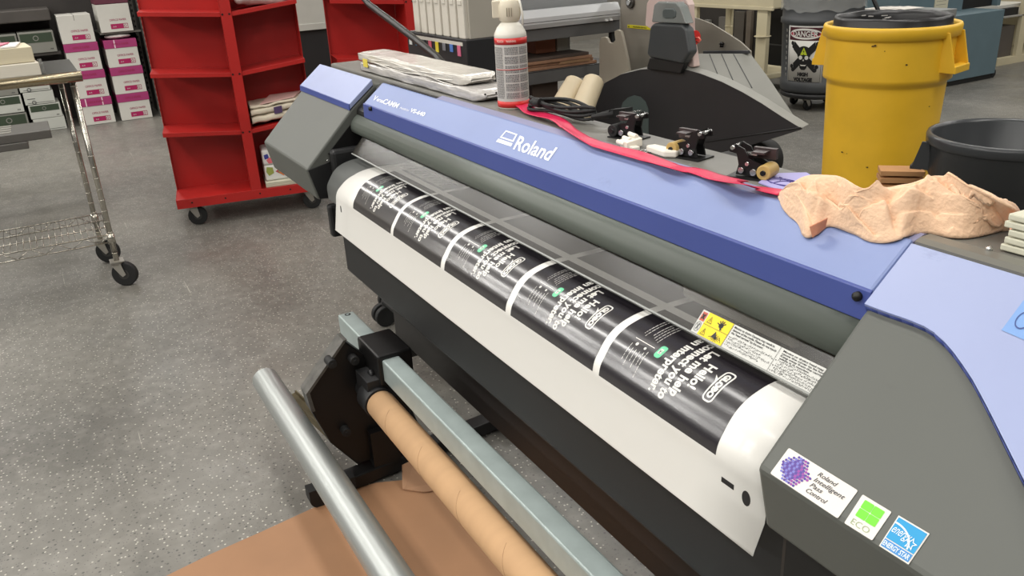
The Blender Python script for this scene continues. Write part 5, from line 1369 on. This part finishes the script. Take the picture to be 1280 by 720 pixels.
for x_, y_ in ((BX-.04, ya+.02), (BX-.68, ya+.02), (BX-.04, yb2-.06), (BX-.68, yb2-.06), (BX-.68, (ya+yb2)/2)):
    mb = MB().box(x_-.02, x_+.02, y_, y_+.04, 0, z1-.004); obj('leg', mb, m_dark, g)
mb = MB().box(BX-.7, BX-.02, ya, yb2, .16, .18); obj('bottom_shelf', mb, m_dark, g)
# aluminium profile on the bench
y0 = ya; y1 = P(775, 15, X=BX+.03).y; zb, zt = zat(700, 29, BX+.03), zat(700, 6, BX+.03); hh_ = zt-zb
x_ = BX+.0
g = empty('aluminium_profile', (x_, (y0+y1)/2, zb), 'shiny silver faceted aluminium profile lying along the bench top', 'metal profile')
zb = z1+.003
prof = [(x_+.03-.09, zb), (x_+.020, zb), (x_+.036, zb+hh_*.25), (x_+.036, zb+hh_*.6), (x_+.008, zb+hh_), (x_-.05, zb+hh_)]
mb = MB().prism([(a, y0, b) for a, b in prof], (0, y1-y0, 0)); obj('bar', mb, mat('profile_silver', (206,208,210), .3, .35, var=.06, scale=3, stretch=(1,.3,1)), g, bev=.002)
mb = MB().box(x_+.0355, x_+.038, y0, y1-.01, zb+hh_*.35, zb+hh_*.38); obj('groove', mb, m_bs, g)
mb = MB(); 
for yy in (y1-.13, y1-.09): mb.box(x_+.02, x_+.034, yy, yy+.02, zb+.001, zb+.012)
obj('foot', mb, mat('foot_white', (220,220,216), .4), g)
z_ = zat(700, 4, BX-.05)
g = empty('ribbed_board', (BX-.3, (y0+y1)/2, z1), 'grey ribbed board behind the silver profile', 'panel')
mb = MB().box(BX-.45, BX-.10, y0, y1-.02, z1+.002, z_+.12); obj('board', mb, mat('panel_grey', (132,134,134), .5, var=.08, scale=40, stretch=(1,.1,6)), g, bev=.003)
# flattened cartons on the shelf
m_cb = mat('carton_dull_brown', (134,100,76), .75, var=.15, scale=20)  # darker brown board of the cartons on the bench shelf
m_cbt = mat('carton_top', (70,58,50), .7, var=.2)
random.seed(2)
for k in range(4):
    z = z3+.001+k*.022; yE = P(744, 80, X=BX-.05).y
    s_ = empty('flat_carton', (BX-.3, yE-.4, z), 'flattened brown carton on the bench shelf, %s of four' % ('bottom', 'second from bottom', 'third from bottom', 'top')[k], 'flat carton', 'cartons on the bench shelf')
    mb = MB().box(BX-.6, BX-.03-.015*(k % 2), yE-.9, yE-.02*k, z, z+.020); obj('board', mb, m_cb if k < 3 else m_cbt, s_, bev=.002)
    if k == 1:
        mb = MB()
        for a in range(5): mb.box(BX-.032, BX-.026, yE-.34+.004*a, yE-.06, z+.002+.0036*a, z+.0036+.0036*a)
        obj('torn_edge', mb, mat('torn_card', (176,140,104), .8), s_)
mb = MB().box(BX-.45, BX-.25, P(668,55,X=BX-.3).y-.02, P(690,55,X=BX-.3).y, z3+.09, z1-.06); obj('small_carton', mb, mat('card_orange', (150,96,70), .7), None, bev=.002, label='small orange brown carton deep on the bench shelf', cat='box')
mb = MB().box(BX-.45, BX-.25, P(692,52,X=BX-.3).y, P(707,52,X=BX-.3).y, z3+.09, z1-.04); obj('white_carton', mb, mat('card_white', (170,168,158), .7), None, bev=.002, label='small white carton deep on the bench shelf', cat='box')
g = empty('low_carton', (BX-.3, yb2-.5, .18), 'brown carton pieces on the bottom shelf of the bench', 'carton')
mb = MB().box(BX-.55, BX-.06, P(668,112,X=BX-.05).y, P(704,112,X=BX-.05).y, .42, .47); obj('board', mb, mat('carton_brown', (152,112,78), .75), g)
mb = MB().box(BX-.55, BX-.08, P(668,112,X=BX-.05).y, P(700,112,X=BX-.05).y, .181, .42); obj('stack', mb, m_cbt, g)
# cream rolls leaning
for k, (pa, pb_, r) in enumerate((((720,104),(696,146),.095),((742,102),(724,146),.088))):
    a = P(*pa, Y=3.20+.05*k); b = P(*pb_, Y=3.0+.05*k); d = (b-a).normalized()
    g = empty('cream_roll', b, ('cream plastic film roll leaning beside the bench, left one of two','cream plastic film roll leaning beside the bench, right one of two')[k], 'roll', 'cream rolls leaning by the bench')
    e = b+d*((b.z-.03)/max(.05, -d.z))
    mb = MB().cyl(a, e, r*.8, r, seg=28, caps=False); mb.lathe([(r*.8,0),(r*.7,-.012),(r*.3,-.02),(0.0,-.02)], a, 28, axis=d); obj('roll', mb, mat('roll_cream', (212,198,168), .5, var=.04), g)
    mb = MB().cyl(a-d*.021, a-d*.024, .006, seg=10); obj('core_hole', mb, mat('hole_brown', (120,90,60), .7), g)

# ================================================================== GREY MACHINE WITH ARCHED END
MY = 3.55
def Q(px, py, Y=MY): v = P(px, py, Y=Y); return (v.x, v.y, v.z)
g = empty('arched_machine', (-3.9, MY, 0), 'grey machine with a black arched end panel and round foot behind the printer', 'machine')
arcp = [(716,160),(728,132),(742,116),(757,103),(776,93),(800,87),(828,84.5),(850,85),(876,92),(902,102),(928,115),(952,129),(978,146),(1001,160)]
low_ = [(1001,162),(976,170),(930,184),(860,200),(790,215),(716,215)]
mb = MB().prism([Q(*p) for p in arcp+low_], (0, .012, 0)); obj('end_panel', mb, mat('machine_black', (44,43,45), .5, var=.06), g, bev=.002)
mb = MB(); a = [Q(*p) for p in ((1001,159.5),(930,170),(845,183),(790,193))]
mb.tube([Vector(v)+Vector((0,-.003,0)) for v in a], .004, 6); obj('panel_crease', mb, mat('crease_black', (26,26,27), .5), g)
mb = MB(); n_ = len(arcp)
outer = [Vector(Q(*p)) for p in arcp]; 
for i in range(n_-1):
    mb.add([outer[i]+Vector((0,.012,0)), outer[i+1]+Vector((0,.012,0)), outer[i+1]+Vector((0,.06,.012)), outer[i]+Vector((0,.06,.012))], [(0,1,2,3)], True)
    mb.add([outer[i]+Vector((0,-.001,.0)), outer[i+1]+Vector((0,-.001,0)), outer[i+1]+Vector((0,.012,.004)), outer[i]+Vector((0,.012,.004))], [(0,1,2,3)], True)
obj('arched_rim', mb, mat('rim_light', (150,150,144), .45, .2), g)
pa_, pb2, pc_ = Vector(Q(1001,159,MY+.02)), Vector(Q(938,67,MY+.36)), Vector(Q(866,88,MY+.02))
pn = (pb2-pa_).cross(pc_-pa_).normalized(); pdist = pn.dot(pa_)
tp = [Pplane(x, y, pn, pdist) for x, y in ((850,84),(850,67),(938,67),(962,99),(1001,158),(978,147),(952,130),(928,116),(902,103),(876,93))]
fr_ = [Vector(Q(*p))+Vector((0,.05,.008)) for p in ((828,85),(850,86),(876,93),(902,103),(928,116),(952,130),(978,147),(1001,160))]
bk_ = [Vector(Q(*p, Y=MY+.36)) for p in ((830,67),(850,67),(872,67),(893,67),(915,67),(938,67),(960,97),(1000,157))]
mb = MB()
mb.prism(tp, (0,.003,-.006))
m_mg = mat('machine_grey', (128,128,122), .45, var=.04)
obj('top_plate', mb, m_mg, g)
mb = MB()
for (ax_, ay_), (bx_, by_) in (((887,68),(897,93)), ((902,68),(916,100)), ((917,68),(940,110))):
    def onpl(px, py):
        # point on the top plate seen at this pixel
        return Pplane(px, py, pn, pdist)
    A_ = onpl(ax_, ay_); B2 = onpl(bx_, by_); mb.obox((A_+B2)/2+Vector((0,-.001,.001)), (B2-A_)/2, Vector((.004,0,0)), (0,0,.002))
obj('slot', mb, m_blk, g)
mb = MB().prism([Q(*p, Y=MY+.37) for p in ((776,0),(776,90),(940,90),(938,64),(925,52),(908,41),(890,30),(872,23),(858,20),(858,-20),(776,-20))], (0,.012,0)); obj('back_panel', mb, mat('machine_beige_grey', (138,133,122), .5, var=.05), g, bev=.002)
mb = MB(); a = Vector(Q(880,65.5,Y=MY+.34)); b = Vector(Q(936,65,Y=MY+.34)); mb.obox((a+b)/2, (b-a)/2, (0,.01,0), (0,0,.010)); obj('rubber_bar', mb, mat('bar_dark', (60,62,66), .5), g, bev=.003)
v = Vector(Q(902,59,Y=MY+.34)); mb = MB().cyl(v, v+Vector((0,0,.02)), .012, seg=12); mb.cyl(v+Vector((0,0,.018)), v+Vector((0,0,.032)), .018, .010, seg=12); obj('thumb_screw', mb, m_blk, g)
for px, py, col in ((798, 34, 1),):
    a = Vector(Q(783,31,Y=MY+.355)); b = Vector(Q(812,37.5,Y=MY+.355)); mb = MB().box(a.x, b.x, MY+.364, MY+.369, b.z, a.z); obj('yellow_sticker', mb, mat('sticker_yellow', (206,196,36), .5), g)
    mb = MB(); zc = (a.z+b.z)/2; text(mb, 'WARNING', lambda x, y: Vector((x, MY+.3625, y)), (a.x+b.x)/2+.01, zc, w=(b.x-a.x)*.6, cap=.014, bold=.02); mb.add([(a.x+.008, MY+.3625, b.z+.005), (a.x+.028, MY+.3625, b.z+.005), (a.x+.018, MY+.3625, a.z-.005)], [(0,1,2)]); obj('sticker_lettering', mb, m_inkd, g)
v = Vector(Q(788,3,Y=MY+.36)); mb = MB().cyl(v+Vector((0,.01,0)), v+Vector((0,-.012,0)), .042, seg=28); w1 = obj('bolt_washer', mb, mat('washer_dark', (74,70,66), .4, .5), g, bev=.003)
mb = MB().cyl(v+Vector((0,-.010,0)), v+Vector((0,-.024,0)), .020, seg=6); obj('bolt_head', mb, m_steel, g)
mb = MB().cyl((Q(953,192,Y=MY+.15)[0], MY+.10, .115), (Q(953,192,Y=MY+.15)[0], MY+.22, .115), .115, seg=40); obj('round_foot', mb, m_rubber, g, bev=.02)
mb = MB().box(Q(760,180)[0], Q(930,180)[0], MY+.05, MY+.30, .05, Q(860,190)[2]+.02); obj('lower_frame', mb, m_dark, g)
mb = MB().cyl((Q(770,192)[0], MY+.10, .08), (Q(770,192)[0], MY+.22, .08), .08, seg=30); obj('round_foot', mb, m_rubber, g)
cdisc = [Q(808-.0+17*math.cos(a), 137+18*math.sin(a)) for a in lin(0, 2*PI, 33)[:-1]]
cdisc = [Q(*p) for p in [(776,160),(776,138),(779,128),(785,122),(793,119),(801,121),(807,127),(811,137),(811,160),(811,175),(776,175)]]
mb = MB().prism([(x, y-.004, z) for x, y, z in cdisc], (0,.004,0)); obj('round_window', mb, mat('window_teal_grey', (84,96,94), .4), g)
# notched bracket
mb = MB(); nb = [(749,118),(749,54),(751,47),(756,46),(759,48),(761,53),(766,54),(769,50),(768,43),(768,39),(772,37),(776,39),(778,46),(781,60),(784,74),(787,92),(790,104)]
mb.prism([Q(x, y, MY+.06) for x, y in nb], (0,.02,0)); obj('notched_bracket', mb, mat('bracket_grey', (150,144,130), .5, var=.04), g, bev=.003)
# pod
def pod(pts, y0, y1, name, m, bev): mb = MB().prism([Q(x, y, y0) for x, y in pts], (0, y1-y0, 0)); return obj(name, mb, m, g, bev=bev, segs=4)
pod([(811,46),(812,34),(816,29),(852,31),(857,36),(862,66),(852,80),(812,72),(808,68)], MY-.05, MY+.02, 'clamp_pod', mat('pod_grey', (64,68,70), .4, var=.04), .016)
pod([(814,28),(817,6),(822,2),(845,3),(850,8),(858,30)], MY-.045, MY+.02, 'pod_window', mat('pod_clear', (150,156,154), .15, .2, coat=.5, alpha=.8), .010)
pod([(828,21),(828,13),(831,11),(841,11),(844,14),(844,21),(841,23),(831,23)], MY-.052, MY-.040, 'pod_latch', mat('latch_grey', (86,94,94), .3), .004)
pod([(806,32),(808,4),(814,-6),(856,-6),(861,6),(862,40),(868,84),(856,84),(850,50),(812,36)], MY+.03, MY+.08, 'rear_shroud', mat('shroud_pinkish', (206,184,178), .5, var=.03), .010)
pod([(812,72),(856,78),(850,92),(808,86)], MY-.03, MY+.01, 'pod_base', m_dark, .005)
v = Vector(Q(862,46,Y=MY+.04)); mb = MB().cyl(v+Vector((-.02,0,0)), v+Vector((.02,0,0)), .022, seg=20); obj('knob_collar', mb, m_blk, g)
mb = MB().cyl(v+Vector((.015,0,0)), v+Vector((.045,0,-.002)), .026, .030, seg=24); mb.cyl(v+Vector((.045,0,-.002)), v+Vector((.052,0,-.002)), .044, seg=24); obj('red_knob', mb, mat('knob_red', (206,48,44), .35), g, bev=.002, label='red plastic knob')
mb = MB().tube([v+Vector((.05,0,-.005)), v+Vector((.085,0,.0)), v+Vector((.10,0,-.012)), v+Vector((.085,0,-.028)), v+Vector((.05,0,-.024))], .006, 8); obj('red_loop', mb, mat('knob_pale_red', (222,110,96), .35), g)

# ================================================================== CREAM CART, BLACK BOX, BLUE CABINET, RIGHT SHELF
KY = 5.75
def K(px, py, Y=KY): return P(px, py, Y=Y)
m_cr = mat('cart_cream', (196,186,156), .5, var=.04)
g = empty('cream_utility_cart', (K(910,50).x, KY+.2, 0), 'cream plastic utility cart in the background left of the danger sign bin', 'cart')
xl_, xr_ = K(862,20).x, K(960,20).x; zt, zb = K(910,-4).z, K(910,9).z
mb = MB().box(xl_, xr_+.05, KY, KY+.5, zb, zt+.04); obj('tray', mb, m_cr, g, bev=.012)
mb = MB().box(xl_+.0, xr_+.06, KY-.012, KY+.01, zb-.012, zb+.02); obj('tray_lip', mb, m_cr, g, bev=.005)
for px0, px1 in ((863,869),(944,957)):
    a, b = K(px0, 40).x, K(px1, 40).x
    for y_ in (KY+.01, KY+.45):
        mb = MB().box(a, b, y_, y_+.045, .02, zb); mb.cyl(((a+b)/2, y_+.02, K(910,42).z-.004), ((a+b)/2, y_+.02, K(910,42).z+.004), (b-a)*.6, seg=12); obj('leg', mb, m_cr, g, bev=.010)
mb = MB().box(xl_, xr_, KY+.01, KY+.48, .12, .17); obj('lower_tray', mb, m_cr, g, bev=.01)
g = empty('dark_cabinet', (K(900,40,6.7).x, 6.8, 0), 'dark cabinet with pale leaning sheets seen through the cream cart', 'cabinet')
mb = MB().box(K(850,40,6.7).x, K(944,40,6.7).x, 6.75, 7.1, 0, 1.0); obj('body', mb, mat('cab_dark', (50,46,42), .6, var=.1), g)
for px0, px1, py0, py1, c in ((897,915,22,60,(104,100,94)),(916,930,15,55,(84,78,70)),(930,939,14,70,(110,100,88)),(880,886,25,35,(120,118,112))):
    a = K(px0, py1, 6.7); b = K(px1, py0, 6.7); mb = MB().box(a.x, b.x, 6.70+.001*(px0 % 7), 6.745, max(a.z, .0), b.z); obj('leaning_sheet', mb, mat('sheet_%d' % px0, c, .5), g)
a = K(956, 110, 6.55); b = K(988, 14, 6.55)
g = empty('black_cabinet', (a.x+.1, 6.7, 0), 'tall narrow black cabinet between the cream cart and the danger sign bin', 'cabinet')
mb = MB().box(a.x, b.x+.05, 6.55, 6.9, .01, b.z+.1); obj('body', mb, m_blk, g, bev=.006); mb = MB().box(a.x+.01, b.x-.04, 6.545, 6.552, .30, .312); obj('seam', mb, mat('seam_grey', (70,70,70), .4), g)

CX = -4.72
def Cc(px, py, X=CX): return P(px, py, X=X)
a = Cc(1180,107); b = Cc(1256,14); zt = Cc(1195,20).z
g = empty('blue_steel_cabinet', (CX-.3, (a.y+b.y)/2, 0), 'blue-grey steel cabinet standing behind the yellow bin', 'cabinet')
m_sb = mat('steel_blue', (92,112,120), .45, var=.05)
mb = MB().box(CX-.7, CX, a.y, b.y, .045, zt); obj('body', mb, m_sb, g, bev=.004)
mb = MB().box(CX-.68, CX-.02, a.y+.02, b.y-.02, .0, .045); obj('plinth', mb, m_dark, g)
z2_ = zt+.45; ym = Cc(1202,15,CX-.25).y; yn = Cc(1246,8,CX-.25).y
mb = MB().box(CX-.7, CX-.25, a.y-.4, ym, zt*.3, z2_); mb.box(CX-.7, CX-.66, ym, yn, zt, z2_); mb.box(CX-.7, CX-.25, yn, yn+.05, zt, z2_); obj('upper_frame', mb, m_sb, g, bev=.003)
mb = MB().box(CX-.66, CX-.30, ym+.01, yn-.01, zt+.001, zt+.30); obj('dark_bay', mb, m_dark, g)
p0 = Cc(1168,13,CX-.24); p1 = Cc(1186,0,CX-.24); mb = MB().box(CX-.249, CX-.243, p0.y, p1.y, p0.z, p1.z+.1); obj('notice', mb, mat('notice_cream', (196,190,166), .6), g)
mb = MB()
for k in range(3): mb.box(CX-.2432, CX-.2425, p0.y+.02, p1.y-.03, p0.z+.04+.03*k, p0.z+.044+.03*k)
obj('notice_line', mb, mat('line_grey', (120,118,110), .6), g)
mb = MB().cyl((CX-.06, b.y+.01, .04), (CX-.02, b.y+.01, .04), .04, seg=20); obj('wheel', mb, m_rubber, g)
SX = -5.1
a = P(1249,84,X=SX); b = P(1300,70,X=SX)
g = empty('cream_shelving', (SX-.2, a.y+.7, 0), 'cream shelving unit with dark panels at the upper right edge', 'shelving')
mb = MB().box(SX-.5, SX, a.y-.05, a.y+1.6, a.z, a.z+.085); obj('base_board', mb, m_cr, g, bev=.003)
mb = MB().box(SX-.5, SX-.02, a.y-.05, a.y+1.6, .0, a.z-.0) if a.z > .02 else MB().box(SX-.5, SX-.02, a.y, a.y+.1, 0, .01); obj('kick_board', mb, m_dark, g)
yq = P(1273,50,X=SX).y
mb = MB().box(SX-.04, SX, yq, yq+.10, a.z+.085, 1.3); mb.box(SX-.5, SX-.46, a.y-.05, a.y+1.6, a.z+.085, 1.3); obj('frame', mb, m_cr, g, bev=.002)
zz_ = P(1265,20,X=SX).z
mb = MB().box(SX-.5, SX, a.y-.05, a.y+1.6, zz_-.012, zz_); obj('middle_shelf', mb, mat('shelf_grey_light', (150,148,142), .4), g)
mb = MB().box(SX-.3, SX-.05, a.y-.04, yq-.01, a.z+.087, zz_-.10); obj('door_panel', mb, mat('panel_brown_grey', (84,78,72), .5), g)
mb = MB().box(SX-.45, SX-.05, a.y-.04, yq-.0, zz_+.001, zz_+.07); obj('dark_tray', mb, m_dark, g)
mb = MB().box(SX-.4, SX-.08, a.y-.04, yq+.2, zz_+.072, zz_+.10); obj('white_stack', mb, mat('stack_white', (200,198,190), .6), g)
# things beyond the bins at the very top
g = empty('grey_work_table', (P(1120,5,Y=6.1).x, 6.3, 0), 'grey table with loose papers just above the black bin liner', 'table')
a = P(1070,12,Y=6.1); b = P(1156,12,Y=6.1)
mb = MB().box(a.x, b.x, 6.1, 6.5, a.z-.08, a.z); obj('table_top', mb, mat('table_grey', (124,126,124), .5), g, bev=.004)
for x_ in (a.x+.03, b.x-.07):
    for y_ in (6.14, 6.42): obj('leg', MB().box(x_, x_+.04, y_, y_+.04, 0, a.z-.08), m_steel, g)
random.seed(11)
for k in range(4):
    x_ = a.x+.02+k*.08; s_ = obj('loose_paper', MB().prism([(x_, 6.14+.02*k, a.z+.001+.004*k), (x_+.18, 6.12, a.z+.001+.004*k), (x_+.20, 6.34, a.z+.001+.004*k), (x_+.02, 6.38, a.z+.001+.004*k)], (0,0,.003)), m_stk, None, label='loose white sheet on the grey work table', cat='paper', group='papers on the work table')
q = [P(1069,16,Y=6.02), P(1072,-10,Y=6.02), P(1090,-6,Y=6.02), P(1098,14,Y=6.02)]
mb = MB().tube([Vector((q[0].x, 6.02, .0)), q[0], q[1], q[2], q[3], Vector((q[3].x+.02, 6.02, 0))], .018, 10); obj('bent_tube_handle', mb, m_blk, None, label='black bent tube handle rising behind the bins', cat='hand truck')  # handle of an unidentified thing; legs to the floor are added

# ================================================================== LIGHT
w = bpy.data.worlds.new('workshop_world'); bpy.context.scene.world = w; w.use_nodes = True
w.node_tree.nodes['Background'].inputs['Color'].default_value = (1,.98,.95,1); w.node_tree.nodes['Background'].inputs['Strength'].default_value = .16
for Y in (-4.6, -1.3, .6, 3.6, 6.8, 10.2):  # first row, unseen behind the camera, is fill added to brighten the hanging vinyl
    for i in range(7):
        l = bpy.data.lights.new('ceiling_and_fill_lamp','AREA'); l.shape='RECTANGLE'; l.size=1.25; l.size_y=.36; l.energy={-4.6:110, -1.3:48, .6:24}.get(Y, 38); l.color=(1,.975,.93)
        o = bpy.data.objects.new('ceiling_and_fill_lamp', l); C.objects.link(o); o.location=(-10+1.9*i, Y, 3.4)
sc = bpy.context.scene
sc.view_settings.view_transform = 'Standard'; sc.view_settings.look = 'None'; sc.view_settings.gamma = 1; sc.view_settings.use_curve_mapping = False
sc.view_settings.exposure = -.46
